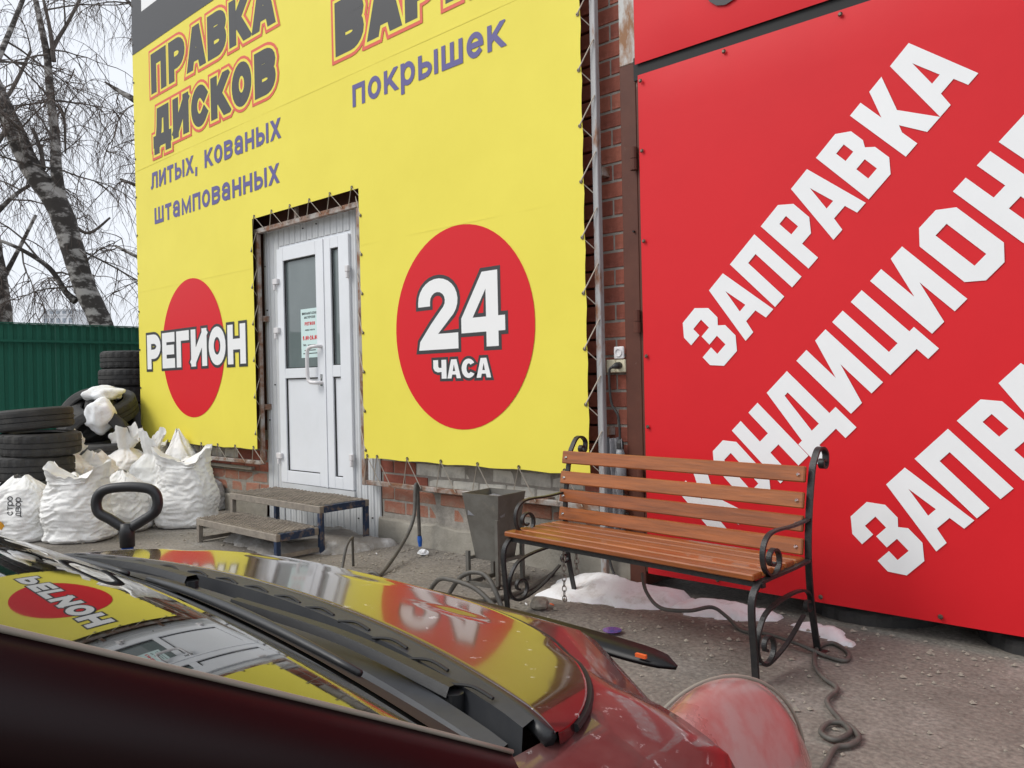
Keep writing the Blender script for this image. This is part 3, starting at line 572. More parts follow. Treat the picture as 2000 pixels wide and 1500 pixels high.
# tyres sunk under the gate
def tyre_mesh(name, r=.315, wd=.195, seg=60, blocks=True):
    prof = [(.62, -.42), (.66, -.48), (.78, -.5), (.90, -.49), (.965, -.43), (.985, -.40), (1, -.30), (1.0, -.14), (.972, -.135), (.972, -.10), (1.0, -.095), (1.0, .095), (.972, .10), (.972, .135), (1.0, .14), (1, .30), (.985, .40), (.965, .43), (.90, .49), (.78, .5), (.66, .48), (.62, .42)]
    mb = MB(); rows = []
    for i in range(seg):
        a = 2*math.pi*i/seg; row = []
        for (rr, h_) in prof:
            q = rr
            if blocks and rr > .98 and abs(h_) > .12 and i % 3 == 0: q -= .022
            row.append((math.cos(a)*q*r, math.sin(a)*q*r, h_*wd))
        rows.append(row)
    rows.append(rows[0]); mb.grid(rows)
    me = bpy.data.meshes.new(name); me.from_pydata(mb.v, [], mb.f); me.materials.append(MATS['rubber'])
    bm = bmesh.new(); bm.from_mesh(me); bmesh.ops.remove_doubles(bm, verts=bm.verts, dist=1e-5); bmesh.ops.recalc_face_normals(bm, faces=bm.faces); bm.to_mesh(me); bm.free(); return me
TM = [tyre_mesh('tyre', .325, .20), tyre_mesh('tyre', .315, .19, blocks=False), tyre_mesh('tyre', .33, .215)]
def tyre(loc, rot, k, label, group, cat='tyre'):
    o = bpy.data.objects.new('tyre', TM[k]); COL.objects.link(o); o.location = loc; o.rotation_euler = rot; return tag(o, label, cat, group)
tyre((-1.42, 4.27, -.03), (0, 0, 0), 2, 'black tyre lying flat under the red sign by the bench', 'tyres under the gate')
tyre((-.62, 4.24, -.03), (0, 0, .3), 2, 'black tyre lying flat under the red sign at the right edge', 'tyres under the gate')
# ================================================================== STEPS
st = thing('metal_steps', 'two tier steel mesh steps with blue legs below the white door', 'steps', (-5.5, 3.4, 0)); TO = Vector(st.location)
def spart(mb, name, m, par=None, **k):
    o = mb.build(name, m, par or st, **k)
    if not par: o.location = -TO
    return o
def platform(x0, x1, y0, y1, z, nm):
    mb = MB(); b = .035
    mb.box((x0, y0, z-.05), (x1, y0+b, z)); mb.box((x0, y1-b, z-.05), (x1, y1, z)); mb.box((x0, y0+b+.001, z-.05), (x0+b, y1-b-.001, z))
    pf = spart(mb, nm, 'steel_step', bevel=.003)
    mb = MB(); mb.box((x1-b, y0+b+.001, z-.05), (x1-.0, y1-b-.001, z)); spart(mb, 'blue_edge', 'blue_paint', pf)
    mb = MB(); nx, ny = int((x1-x0)/.05), int((y1-y0)/.028); rows = []
    def zf(x, y): return z+.004+.012*nz3(x*3, y*3, z)*min(1, (x-x0)*6, (x1-x)*6)
    for j in range(ny):
        for i in range(nx):                       # expanded metal: a diamond of four strips per cell
            cx, cy2 = x0+(i+.5+(.5 if j % 2 else 0))*.05, y0+(j+.5)*.028
            if cx > x1-.02: continue
            for (ax, ay, bx_, by) in ((-.025, 0, 0, .014), (0, .014, .025, 0)):
                mb.bar((cx+ax, cy2+ay, zf(cx, cy2)), (cx+bx_, cy2+by, zf(cx, cy2)+.004), .009, .005)
    spart(mb, 'expanded_mesh', 'step_mesh', pf)
    mb = MB(); mb.box((x0+b, y0+b, z-.040), (x1-b, y1-b, z-.030)); spart(mb, 'mesh_backing', 'bin_steel', pf)  # dark sheet set below the mesh so its pattern shows
    return pf
platform(-6.22, -4.93, 3.32, 3.76, .335, 'upper_platform'); platform(-6.10, -4.94, 2.97, 3.315, .185, 'lower_platform')
def leg(x, y, z, m): mb = MB(); mb.box((x-.018, y-.018, 0), (x+.018, y+.018, z)); spart(mb, 'leg', m, bevel=.002)
leg(-6.20, 3.34, .284, 'steel_step'); leg(-4.95, 3.34, .284, 'blue_paint'); leg(-4.95, 3.74, .284, 'blue_paint'); leg(-6.20, 3.74, .284, 'blue_paint')
leg(-6.08, 2.99, .134, 'steel_step'); leg(-4.96, 2.99, .134, 'blue_paint')
for x in (-6.08, -4.96):
    mb = MB(); mb.box((x-.012, 3.01, .012), (x+.012, 3.32, .04)); spart(mb, 'floor_rail', 'steel_step')
def lump(name, pts, hmax, m, label, cat, seed, res=.035, parent=None, cut=0):
    """an uneven heap over a ground polygon"""
    xs_ = [p[0] for p in pts]; ys_ = [p[1] for p in pts]; mb = MB(); idx = {}
    def inside(x, y):
        c_ = False
        for i in range(len(pts)):
            a, b = pts[i], pts[i-1]
            if (a[1] > y) != (b[1] > y) and x < (b[0]-a[0])*(y-a[1])/(b[1]-a[1])+a[0]: c_ = not c_
        return c_
    def dist(x, y):
        d = 9
        for i in range(len(pts)):
            a, b = Vector(pts[i]), Vector(pts[i-1]); ab = b-a; t = max(0, min(1, (Vector((x, y))-a).dot(ab)/ab.dot(ab))); d = min(d, (Vector((x, y))-a-ab*t).length)
        return d
    nx, ny = int((max(xs_)-min(xs_))/res)+3, int((max(ys_)-min(ys_))/res)+3; ax, ay = min(xs_)-res, min(ys_)-res
    for j in range(ny+1):
        for i in range(nx+1):
            x, y = ax+i*res+nz3(i*3.1, j*2.3, seed)*res*.3, ay+j*res+nz3(i*2.1, j*3.3, seed+4)*res*.3
            s = dist(x, y)*(1 if inside(x, y) else -1)+.045*nz3(x*8, y*8, seed)+.02*nz3(x*21, y*21, seed)
            h_ = hmax*min(1, max(0, s/.16))**.6*(.75+.5*nz3(x*3.5, y*3.5, seed+1))+.012*nz3(x*16, y*16, seed) if s > 0 else -.04
            idx[(i, j)] = (len(mb.v), s); mb.v.append((x, y, gh(x, y)+h_))
    for j in range(ny):
        for i in range(nx):
            q = [idx[(i, j)], idx[(i+1, j)], idx[(i+1, j+1)], idx[(i, j+1)]]
            if max(a[1] for a in q) > 0: mb.f.append(tuple(a[0] for a in q))
    o = mb.build(name, m, parent, smooth=True)
    return tag(o, label, cat) if label else o
lump('snow_heap', [(-5.95, 3.1), (-5.2, 3.05), (-4.75, 3.45), (-4.72, 3.88), (-5.6, 3.88), (-6.1, 3.5)], .10, 'dirty_snow', 'dirty melting snow heap underneath the metal steps', 'snow', 3)
lump('snow_heap', [(-2.98, 3.42), (-2.62, 3.48), (-2.38, 3.50), (-2.22, 3.62), (-2.2, 3.8), (-2.3, 3.9), (-3.0, 3.9), (-3.05, 3.7)], .11, 'snow', 'white snow heap under the left half of the bench', 'snow', 9)
lump('snow_heap', [(-2.25, 3.58), (-1.95, 3.60), (-1.72, 3.72), (-1.7, 3.86), (-2.0, 3.86), (-2.22, 3.8)], .09, 'snow', 'thin ragged snow strip under the middle of the bench', 'snow', 15, .025)
lump('snow_heap', [(-1.66, 3.72), (-1.50, 3.66), (-1.30, 3.58), (-1.28, 3.64), (-1.42, 3.78), (-1.6, 3.84)], .07, 'snow', 'small snow patch behind the right bench legs', 'snow', 21, .022)
# ================================================================== LITTER BIN
bn = thing('litter_bin', 'tapered grey steel litter bin on a stand beside the bench', 'bin', (-3.35, 3.48, 0), R(4))
mb = MB(); T = [(-.14, -.13), (.14, -.13), (.14, .13), (-.14, .13)]; B_ = [(-.085, -.08), (.085, -.08), (.085, .08), (-.085, .08)]; zt, zb_ = .545, .15
for s, e in ((1, 0), (.965, 1)):
    k = len(mb.v)
    for (x, y) in B_: mb.v.append((x*s, y*s, zb_+.004*e))
    for (x, y) in T: mb.v.append((x*s, y*s, zt))
    for i in range(4): q = (k+i, k+(i+1) % 4, k+4+(i+1) % 4, k+4+i); mb.f.append(q if not e else q[::-1])
    mb.f.append((k+3, k+2, k+1, k) if not e else (k, k+1, k+2, k+3))
for i in range(4): mb.f.append((4+i, 4+(i+1) % 4, 12+(i+1) % 4, 12+i))
mb.build('body', 'bin_steel', bn)
mb = MB(); mb.box((-.115, -.105, .43), (.115, .105, .50), .02); mb.build('trash', 'rag', bn)
for sx in (-1, 1):
    for sy_ in (-1, 1):
        mb = MB(); mb.bar((sx*.115, sy_*.115, 0), (sx*.115, sy_*.115, .40 if sx > 0 else .20), .022); mb.build('stand_leg', 'bin_steel', bn)
mb = MB()
for sx in (-1, 1): mb.bar((sx*.115, -.17, .012), (sx*.115, .17, .012), .022); mb.bar((sx*.115, -.103, .155), (sx*.115, .103, .155), .018)
mb.bar((-.103, -.115, .012), (.103, -.115, .012), .02); mb.bar((-.103, .115, .14), (.103, .115, .14), .018); mb.build('stand_frame', 'bin_steel', bn)
# ================================================================== BENCH
be = thing('park_bench', 'orange stained slatted wood bench with black scrolled iron frame', 'bench', (-2.85, 3.045, 0), R(-4.0))
LB = 1.415
def spiral(cy_, cz, r0, r1, a0, a1, n=26): return [(cy_+(r0+(r1-r0)*i/n)*math.cos(R(a0+(a1-a0)*i/n)), cz+(r0+(r1-r0)*i/n)*math.sin(R(a0+(a1-a0)*i/n))) for i in range(n+1)]
def sp2(pts, n=6): return [(v.x, v.y) for v in spline([(p[0], p[1], 0) for p in pts], n)]
for x in (0.0, LB):
    fr = thing('side_frame', None, None); fr.parent = be; fr.empty_display_size = .05
    mb = MB(); mb.sweep(sp2([(.52, 0), (.47, .22), (.452, .42), (.465, .60), (.50, .78), (.525, .835), (.56, .876), (.60, .88), (.632, .855), (.632, .815)])+spiral(.606, .815, .026, .010, 0, -330), x, .028, .011); mb.build('back_post', 'iron', fr)
    mb = MB(); mb.sweep(sp2([(.0, 0), (-.008, .12), (-.022, .27), (-.012, .345), (.03, .385), (.09, .393), (.30, .40), (.452, .41)]), x, .028, .012); mb.build('front_leg', 'iron', fr)
    mb = MB(); mb.sweep(sp2([(.465, .585), (.32, .575), (.16, .575), (.095, .55), (.07, .50), (.08, .44), (.12, .402)])+spiral(.150, .462, .066, .014, 245, 245+430, 34), x, .022, .010); mb.build('arm_rest', 'iron', fr)
    mb = MB(); mb.sweep(spiral(.092, .125, .012, .078, 620, 180, 40)[:-1]+sp2([(.014, .125), (.03, .20), (.10, .265), (.28, .295), (.42, .285), (.472, .235)])+spiral(.440, .222, .034, .012, 20, -320, 24), x, .020, .010)
    mb.sweep(sp2([(.03, .075), (.10, .055), (.25, .10), (.40, .185)]), x, .018, .009); mb.build('scroll', 'iron', fr)
    mb = MB(); mb.box((x-.04, -.02, 0), (x+.04, .02, .006)); mb.box((x-.04, .50, 0), (x+.04, .55, .006)); mb.build('foot', 'iron', fr)
mb = MB(); mb.box((-.02, .03, .372), (LB+.02, .055, .392)); mb.build('front_rail', 'iron', be)
mb = MB(); mb.box((.02, .40, .392), (LB-.02, .43, .404)); mb.build('rear_rail', 'iron', be)
def slat(name, a, b, w_, t, m, up, par=be):
    mb = MB(); mb.bar(a, b, w_, t, up); return mb.build(name, m, par, bevel=.005)
ins = [.432+.100*i for i in range(4)]
for i, (z, y) in enumerate(zip((.468, .566, .665, .775), (.452, .459, .469, .488))):
    s_ = slat('back_slat', (-.02, y-.021, z), (LB-.012, y-.021, z), .022, .070, 'wood%d' % (i % 3), (0, .17, 1))
    for x in (.012, LB-.040):
        mb = MB(); mb.tube([(x, y-.042, z), (x, y-.034, z)], [.005, .009], 8); mb.build('bolt', 'bolt', s_)
for i in range(5): slat('seat_slat', (-.025, .045+.088*i, .412+.002*(i % 2)), (LB-.008, .045+.088*i, .412+.002*(i % 2)), .074, .026, 'wood%d' % ((i+1) % 3), (0, .03*(i-2)*.3, 1))
# ================================================================== HOSES, CABLES, CHAINS, SMALL THINGS
def cable(name, pts, r, m, label, cat, n=8, group=None):
    mb = MB(); mb.tube(spline(pts, 7), r, n); return tag(mb.build(name, m, None, smooth=True), label, cat, group)
bx = at_y(815, 935, YF-.03)
hp = [(bx.x, YF+.03, .30), (bx.x, YF-.0, .42), (bx.x, YF-.035, .475), (bx.x+.01, YF-.05, .42)]
def gp(px, py, z=.014): v = at_z(px, py, z); return (v.x, v.y, max(z, .014))
hs_ = thing('air_hose', 'thick grey hose hooked over the lower banner bar trailing to the ground', 'hose', (bx.x, 3.7, 0)); HO = Vector(hs_.location)
pa = [(bx.x-.0, YF-.026, .40), (bx.x, YF-.03, .455), (bx.x+.005, YF-.045, .477), (bx.x+.012, YF-.062, .44), (bx.x+.02, YF-.075, .30)]
down = [(bx.x+.012, YF-.03, .16)]
v1 = at_y(808, 1010, 3.75); v2 = at_y(790, 1060, 3.6); v3 = at_z(745, 1120, .02); v4 = at_z(700, 1140, .02); v5 = at_z(640, 1160, .02)
mb = MB(); mb.tube(spline([(bx.x+.01, YF-.03, .10), (bx.x+.004, YF-.03, .30), pa[1], pa[2], pa[3], (v1.x, v1.y, v1.z), (v2.x, v2.y, max(v2.z, .12)), tuple(v3), tuple(v4), tuple(v5)], 8), .013, 8); o = mb.build('tube', 'hose', hs_, smooth=True); o.location = -HO
e = Vector((bx.x+.01, YF-.03, .10)); mb = MB(); mb.tube([e, e+Vector((.004, 0, -.03)), e+Vector((.006, 0, -.075))], [.016, .018, .012], 10); o = mb.build('connector', 'blue_plastic', hs_); o.location = -HO
def hoop(name, px0, pxm, px1, D, r, m, label, group=None):
    """a springy loop of hose standing off the ground: foot, crown, foot"""
    a, b = at_z(*px0, .012), at_z(*px1, .012); mid = (a+b)/2; dd = (mid.dot(Vector((fw.x, fw.y, 0))))
    t = at_d(pxm[0], pxm[1], dd); q = a.lerp(t, .5)+Vector((0, 0, abs(t.z)*.28)); q2 = b.lerp(t, .5)+Vector((0, 0, abs(t.z)*.28))
    return cable(name, [tuple(a), tuple(q), tuple(t), tuple(q2), tuple(b)], r, m, label, 'hose', group=group)
hoop('hose_loop', (665, 1130), (688, 1050), (690, 1105), 0, .009, 'hose', 'thin grey hose loop standing beside the metal steps', 'hose loops on the ground')
hoop('hose_loop', (712, 1145), (728, 1118), (750, 1150), 0, .011, 'hose', 'low hose loop on the ground in front of the brick plinth', 'hose loops on the ground')
hoop('hose_loop', (832, 1165), (880, 1132), (985, 1205), 0, .013, 'hose', 'arched hose loop in front of the litter bin, nearer the car', 'hose loops on the ground')
hoop('hose_loop', (868, 1175), (935, 1118), (985, 1200), 0, .013, 'hose', 'taller arched hose loop curving before the bin foot', 'hose loops on the ground')
cable('ground_hose', [gp(900, 1178), gp(960, 1172), gp(1030, 1150), gp(1080, 1120)], .014, 'hose', 'hose lying along the ground from the bin to behind the bench leg', 'hose')
cable('power_cable', [gp(1255, 1120, .2), gp(1262, 1155, .13), gp(1290, 1187, .075), gp(1345, 1193, .075), gp(1390, 1186, .08), gp(1420, 1205, .04), gp(1450, 1232), gp(1500, 1238, .03), gp(1560, 1258, .03), gp(1610, 1280), gp(1650, 1290), gp(1657, 1275), gp(1625, 1256), gp(1595, 1268), gp(1592, 1300), gp(1610, 1325), gp(1635, 1345), gp(1615, 1370), gp(1640, 1405), gp(1660, 1430), gp(1630, 1445), gp(1603, 1430), gp(1620, 1412), gp(1655, 1415), gp(1678, 1440), gp(1660, 1455), gp(1630, 1462), gp(1608, 1500), gp(1580, 1540)], .0095, 'hose', 'thin dark cable snaking from under the bench across the yard', 'cable')
sk = thing('wall_socket', 'cream double power socket with open flap on the brick strip', 'socket', (-2.755, YB-.002, 1.28)); KO = Vector(sk.location)
a, b = at_y(1188, 703, YB-.02), at_y(1226, 727, YB-.02)
mb = MB(); mb.box((a.x, YB-.045, b.z), ((a.x+b.x)/2-.001, YB-.002, a.z)); mb.box(((a.x+b.x)/2+.001, YB-.045, b.z), (b.x, YB-.002, a.z)); o = mb.build('box', 'socket', sk, bevel=.005); o.location = -KO
cx_ = b.x-.04; mb = MB(); mb.box((cx_-.036, YB-.052, a.z+.002), (cx_+.036, YB-.040, a.z+.075)); o = mb.build('flap', 'white_plastic', sk, bevel=.006); o.location = -KO
mb = MB(); mb.tube([(cx_+.022*math.cos(t*math.pi/8), YB-.055, a.z+.04+.022*math.sin(t*math.pi/8)) for t in range(16)], .004, 5, closed=True); o = mb.build('flap_ring', 'white_plastic', sk); o.location = -KO
pl = thing('power_plug', 'black plug and lead hanging from the wall socket', 'plug', (cx_, YB-.06, a.z-.04)); PO = Vector(pl.location)
mb = MB(); mb.tube([(cx_, YB-.046, a.z-.035), (cx_, YB-.075, a.z-.037), (cx_-.012, YB-.10, a.z-.045)], [.021, .020, .010], 10); o = mb.build('plug', 'black_cable', pl, smooth=True); o.location = -PO
q = at_y(1211, 865, YB-.06); mb = MB(); mb.tube(spline([(cx_-.010, YB-.098, a.z-.044), (cx_-.035, YB-.10, a.z-.075), (cx_-.035, YB-.085, a.z-.25), (q.x, YB-.07, q.z+.15), (q.x, YB-.06, q.z)], 7), .0075, 8); o = mb.build('lead', 'black_cable', pl, smooth=True); o.location = -PO
mb = MB(); mb.tube([(q.x, YB-.06, q.z+.02), (q.x, YB-.06, q.z), (q.x, YB-.06, q.z-.035)], [.012, .022, .022], 10); o = mb.build('coupling', 'black_cable', pl); o.location = -PO
mb = MB(); mb.tube([(q.x, YB-.06, q.z-.036), (q.x, YB-.06, q.z-.06), (q.x+.005, YB-.06, q.z-.16), (q.x+.01, YB-.06, q.z-.25)], [.019, .026, .030, .024], 10); o = mb.build('inline_socket', 'grey_plastic', pl, smooth=True); o.location = -PO
mb = MB(); mb.tube(spline([(q.x+.01, YB-.06, q.z-.25), (q.x+.03, YB-.08, .40), (q.x-.05, YB-.12, .2), (q.x+.05, YB-.15, .03), (q.x+.25, YB-.12, .012)], 7), .0075, 7); o = mb.build('lead', 'black_cable', pl, smooth=True); o.location = -PO
mb = MB(); rows = []
for j in range(14):
    z = .86-.05*j; row = []
    for i in range(14):
        u = i/13; row.append((-2.80+.11*u+.01*nz3(u*3, z*4, 1), YB-.05-.03*abs(math.sin(u*9+z*3))-.02*nz3(u*4, z*6, 2), z+.02*nz3(u*5, 0, 3)))
    rows.append(row)
mb.grid(rows); tag(mb.build('hanging_rag', 'rag', smooth=True), 'grey rag hanging on the banner upright behind the bench', 'rag')
mb = MB(); mb.tube([(.011*math.cos(t*math.pi/6), 0, .017*math.sin(t*math.pi/6)) for t in range(12)], .0028, 5, closed=True)
lme = bpy.data.meshes.new('link'); lme.from_pydata(mb.v, [], mb.f); lme.materials.append(MATS['chain'])
def chain(px, top, n_, label, dx=0):
    p = at_y(px, 1100, 3.36); c_ = thing('chain', label, 'chain', (p.x, 3.36, top), group='chains under the bench')
    for i in range(n_): inst(lme, 'link', c_, (dx*i, 0, -.027*i-.017), (0, 0, R(90*(i % 2)+20)))
chain(1126, .37, 7, 'short steel chain hanging from the bench seat, right of the other'); chain(1101, .32, 11, 'longer steel chain hanging behind the left bench leg')
def rock(name, loc, s, m, label, cat, seed):
    bm = bmesh.new(); bmesh.ops.create_icosphere(bm, subdivisions=3, radius=1)
    for v in bm.verts:
        k = 1+.35*nz3(v.co.x*1.3+seed, v.co.y*1.3, v.co.z*1.3)+.12*nz3(v.co.x*4, v.co.y*4+seed, v.co.z*4); v.co = Vector((v.co.x*s[0]*k, v.co.y*s[1]*k, max(v.co.z*s[2]*k, -s[2]*.4)))
    me = bpy.data.meshes.new(name); bm.to_mesh(me); bm.free(); me.materials.append(MATS[m]); o = bpy.data.objects.new(name, me); COL.objects.link(o); o.location = loc; return tag(o, label, cat)
p = at_z(1052, 1187); rock('stone', (p.x, p.y, .02), (.055, .05, .04), 'stone', 'fist sized stone lying in front of the bench', 'stone', 2)
p = at_z(685, 1092); rock('stone', (-4.28, 3.72, .02), (.04, .03, .025), 'snow', 'pale lump of ice at the foot of the plinth', 'ice', 5)
for (px, py, m_, lb) in ((1028, 1180, 'print_white', 'white cigarette butt by the bench leg'), (1078, 1180, 'orange', 'orange tipped cigarette butt beside the stone'), (975, 1184, 'print_white', 'white cigarette butt near the hose and bench leg'), (735, 1082, 'print_white', 'small white paper scrap near the plinth')):
    p = at_z(px, py); mb = MB(); d = Vector((random.uniform(-1, 1), random.uniform(-1, 1), 0)).normalized()*.016; c_ = Vector((p.x, p.y, gh(p.x, p.y)+.006)); mb.tube([c_-d, c_+d], .004, 6); tag(mb.build('cigarette_butt', m_), lb, 'litter')
p = at_z(973, 1117); mb = MB(); mb.tube([(p.x, p.y, .004), (p.x, p.y, .016)], .016, 10); tag(mb.build('bottle_cap', 'blue_plastic'), 'small blue bottle cap on the ground under the bin', 'litter')
p = at_z(1196, 1236); mb = MB(); mb.tube([(p.x, p.y, .012), (p.x, p.y, .015)], .045, 28); tag(mb.build('disc', 'disc'), 'small shiny blue and purple disc on the ground beyond the hood', 'disc')
# ================================================================== SACKS
def sack(px, py, wpx, ytop, kind, label, seed, m='sack', lean=(0, 0), dep=.8, zb=0.0, print_=False):
    b = at_z(px, py, zb); d = b.dot(Vector((fw.x, fw.y, 0))); wd = wpx/F*d; hgt = (py-ytop)/F*d; rows = []; N = 110; K = 84
    vx = Vector((rt.x, rt.y, 0)).normalized(); vy = Vector((fw.x, fw.y, 0)).normalized(); c0 = Vector((b.x, b.y, 0))+vy*wd*dep*.5
    for j in range(K+1):
        t = j/K; row = []
        if kind == 'open': prof = [(0, .90), (.05, 1.06), (.3, 1.06), (.6, .94), (.8, .80), (.9, .76), (1, .86)]
        elif kind == 'tied': prof = [(0, .80), (.05, 1.0), (.3, 1.05), (.5, 1.0), (.65, .8), (.74, .45), (.80, .22), (.88, .30), (1, .44)]
        elif kind == 'peak': prof = [(0, .8), (.05, 1.0), (.3, 1.02), (.5, .9), (.7, .62), (.85, .32), (1, .05)]
        else: prof = [(0, .92), (.06, 1.08), (.3, 1.07), (.6, .92), (.82, .72), (1, .22)]
        for (a, ra), (c_, rb) in zip(prof, prof[1:]):
            if a <= t <= c_: r_ = ra+(rb-ra)*(t-a)/(c_-a)
        for i in range(N):
            a = 2*math.pi*i/N; cx2, sx2 = math.cos(a), math.sin(a); e_ = .70
            ex = math.copysign(abs(cx2)**e_, cx2); ey = math.copysign(abs(sx2)**e_, sx2)
            g1 = nz3(ex*1.3+seed, ey*1.3, t*9+2*nz3(ex*2, ey*2, t*2+seed)); g2 = nz3(ex*2.6+seed*2, ey*2.6, t*22+3*nz3(ex*1.5, ey*1.5, seed)); g3 = nz3(ex*6, ey*6+seed, t*12)
            fold = .17*nz3(ex*1.1+seed, ey*1.1, t*3)+.12*(.35-abs(g1))+.065*(.3-abs(g2))+.045*(.3-abs(g3))
            if kind in ('tied', 'peak') and t > .6: fold += .16*(t-.55)*math.sin(a*6+seed)*1.5
            if kind == 'open' and t > .85: fold += .10*math.sin(a*5+seed)
            q = r_+fold*r_**.5
            P = c0+vx*(ex*q*wd/2+lean[0]*wd*t*t)+vy*(ey*q*wd*dep/2+lean[1]*wd*t*t)
            zz = hgt*t
            if t > .8: zz += hgt*(.09*math.sin(a*2+seed)+.06*nz3(ex*3, ey*3, seed))*(t-.8)/.2*(1.2 if kind in ('open', 'tied') else .3)
            row.append((P.x, P.y, zb+max(0.004, zz)))
        rows.append(row)
    if kind == 'open':                                        # inside of the open mouth
        cen = sum((Vector(p) for p in rows[-1]), Vector())/N
        rows.append([tuple(cen+(Vector(p)-cen)*.8-Vector((0, 0, hgt*.06))) for p in rows[-1]]); rows.append([tuple(cen+(Vector(p)-cen)*.1-Vector((0, 0, hgt*.10))) for p in rows[-2]])
    mb = MB(); mb.grid(rows, True)
    o = mb.build('sack', m, None, smooth=True); tag(o, label, 'sack', 'white rubbish sacks by the wall')
    if print_:
        pass
    return o, c0, vx, vy, wd, hgt
SK = sack(128, 1064, 120, 922, 'open', 'full white sack with ruffled open top, foremost one left of the shovel', 1)
SKP, *_ = sack(18, 1062, 110, 935, 'round', 'leftmost bulging sack with black printed letters and orange mark', 2)
sack(112, 1018, 140, 862, 'tied', 'tall sack with two knotted ears behind the foremost sack', 3, dep=.7)
sack(60, 1035, 80, 905, 'open', 'sack with loose flat top between the printed sack and the knotted one', 8)
sack(220, 1043, 96, 925, 'round', 'white sack directly behind the shovel handle', 4)
sack(213, 1000, 125, 850, 'tied', 'crumpled sack with upright torn ear behind the shovel', 5, lean=(.1, 0))
sack(284, 1024, 92, 855, 'tied', 'narrow sack with twisted neck right of the shovel handle', 6)
sack(348, 1034, 112, 890, 'open', 'big creased white sack nearest the metal steps', 7, lean=(-.05, 0))
sack(345, 1000, 96, 843, 'peak', 'pointed sack leaning on the wall below the yellow banner', 9, lean=(-.15, .1))
sack(405, 1000, 52, 935, 'round', 'small grey sack at the wall beside the plinth', 10, m='sack_grey')
sack(165, 1012, 105, 885, 'round', 'slumped white sack filling the gap behind the foremost sack', 12)
sack(258, 992, 110, 872, 'open', 'rearmost open sack between the twisted neck and torn ear sacks', 13)
sack(35, 1000, 105, 890, 'open', 'loose topped sack at the left picture edge behind the printed sack', 17)
sack(165, 985, 115, 868, 'peak', 'pointed sack standing between the knotted ears and the torn ear', 19, lean=(.1, 0))
# print on the leftmost sack: two words running upwards and an orange square, laid on its surface
from mathutils.bvhtree import BVHTree
bv = BVHTree.FromPolygons([tuple(v.co) for v in SKP.data.vertices], [tuple(p.vertices) for p in SKP.data.polygons])
def on_sack(px, py):
    h_ = bv.ray_cast(Vector((0, 0, H)), ray(px, py).normalized()); return (h_[0]-ray(px, py).normalized()*.004) if h_[0] else None
def ink(pts, r, nm='ink_letter'):
    q = [on_sack(*p) for p in pts]; q = [a for a in q if a]
    if len(q) > 1: mb = MB(); mb.tube(q, r, 5); mb.build(nm, 'print_black', SKP)
for (txt, x0, yb) in (('стро', 24, 1006), ('двор', 40, 1008)):
    for i, ch in enumerate(txt):
        for s_ in G[ch]: ink([(x0-9*p_[1], yb-9.5*i-7.5*p_[0]) for p_ in s_], .0032)
q = [on_sack(*p_) for p_ in ((1, 1018), (9, 1027), (2, 1036), (-6, 1027))]
if all(q): mb = MB(); mb.poly(q); mb.build('orange_mark', 'orange_ink', SKP)
# ================================================================== TYRES ON THE LEFT
sx, sy0 = -7.95, 2.42
zt = 0
for i in range(5):
    tyre((sx+[0, .03, -.02, .02, -.035][i], sy0+[0, .02, -.02, .03, 0][i], .108+.213*i), (R([0, 1, -1, 1.5, -3.5][i]), R([0, 1, 1, -1, 2][i]), i*.7), [2, 0, 2, 0, 1][i], ['bottom tyre', 'second tyre from the ground', 'middle tyre', 'tyre second from the top with studded tread', 'smooth worn top tyre'][i]+' of the left stack behind the sacks', 'tyres stacked left of the sacks')
for i in range(8):
    p = at_d(254, 760, 9.75); tyre((p.x-.02+.03*math.sin(i*2.3), p.y+.03*math.cos(i*1.7), .105+.208*i), (0, 0, i*.9), [0, 2][i % 2], 'tyre number %s from the ground in the tall column beside the banner edge' % ['one', 'two', 'three', 'four', 'five', 'six', 'seven', 'eight'][i], 'tall tyre column')
pile = [((205, 800, 8.7), (R(20), R(15), 0), 'topmost snow capped tyre of the loose pile'), ((172, 815, 8.6), (R(62), R(10), R(30)), 'tilted tyre on the left side of the snowy pile'), ((222, 812, 8.75), (R(70), 0, R(120)), 'upright tyre on the right side of the snowy pile'), ((190, 862, 8.3), (R(75), R(8), R(50)), 'leaning tyre low at the front of the snowy pile'), ((222, 880, 8.4), (R(3), 0, 0), 'flat tyre at the base of the snowy pile'), ((165, 880, 8.5), (R(3), R(2), 0), 'flat tyre low on the left of the snowy pile')]
for (a, rot, lb) in pile:
    p = at_d(*a); tyre(p, rot, random.randrange(3), lb, 'loose snowy tyre pile')
    if a[1] == 880:
        for zz in (p.z-.205, p.z-.41):
            if zz > .05: tyre((p.x+.02, p.y+.02, max(zz, .10)), (0, 0, zz), 0, 'flat tyre buried at the bottom of the snowy pile behind the sacks', 'loose snowy tyre pile')
def snowcap(px, py, d, s, lb, seed):
    p = at_d(px, py, d); bm = bmesh.new(); bmesh.ops.create_icosphere(bm, subdivisions=4, radius=1)
    for v in bm.verts:
        k = 1+.3*nz3(v.co.x*1.5+seed, v.co.y*1.5, v.co.z*1.5)+.08*nz3(v.co.x*5, v.co.y*5, seed); v.co = Vector((v.co.x*s[0]*k, v.co.y*s[1]*k, v.co.z*s[2]*k))
    me = bpy.data.meshes.new('snow_heap'); bm.to_mesh(me); bm.free(); me.materials.append(MATS['snow']); me.polygons.foreach_set('use_smooth', [True]*len(me.polygons)); o = bpy.data.objects.new('snow_heap', me); COL.objects.link(o); o.location = p; tag(o, lb, 'snow')
snowcap(203, 770, 8.62, (.17, .2, .085), 'rounded snow cap on top of the loose tyre pile', 1); snowcap(196, 812, 8.35, (.15, .15, .17), 'snow filling the gap on the front of the tyre pile', 4); snowcap(262, 862, 9.3, (.2, .2, .16), 'snow lying at the foot of the tall tyre column', 7)
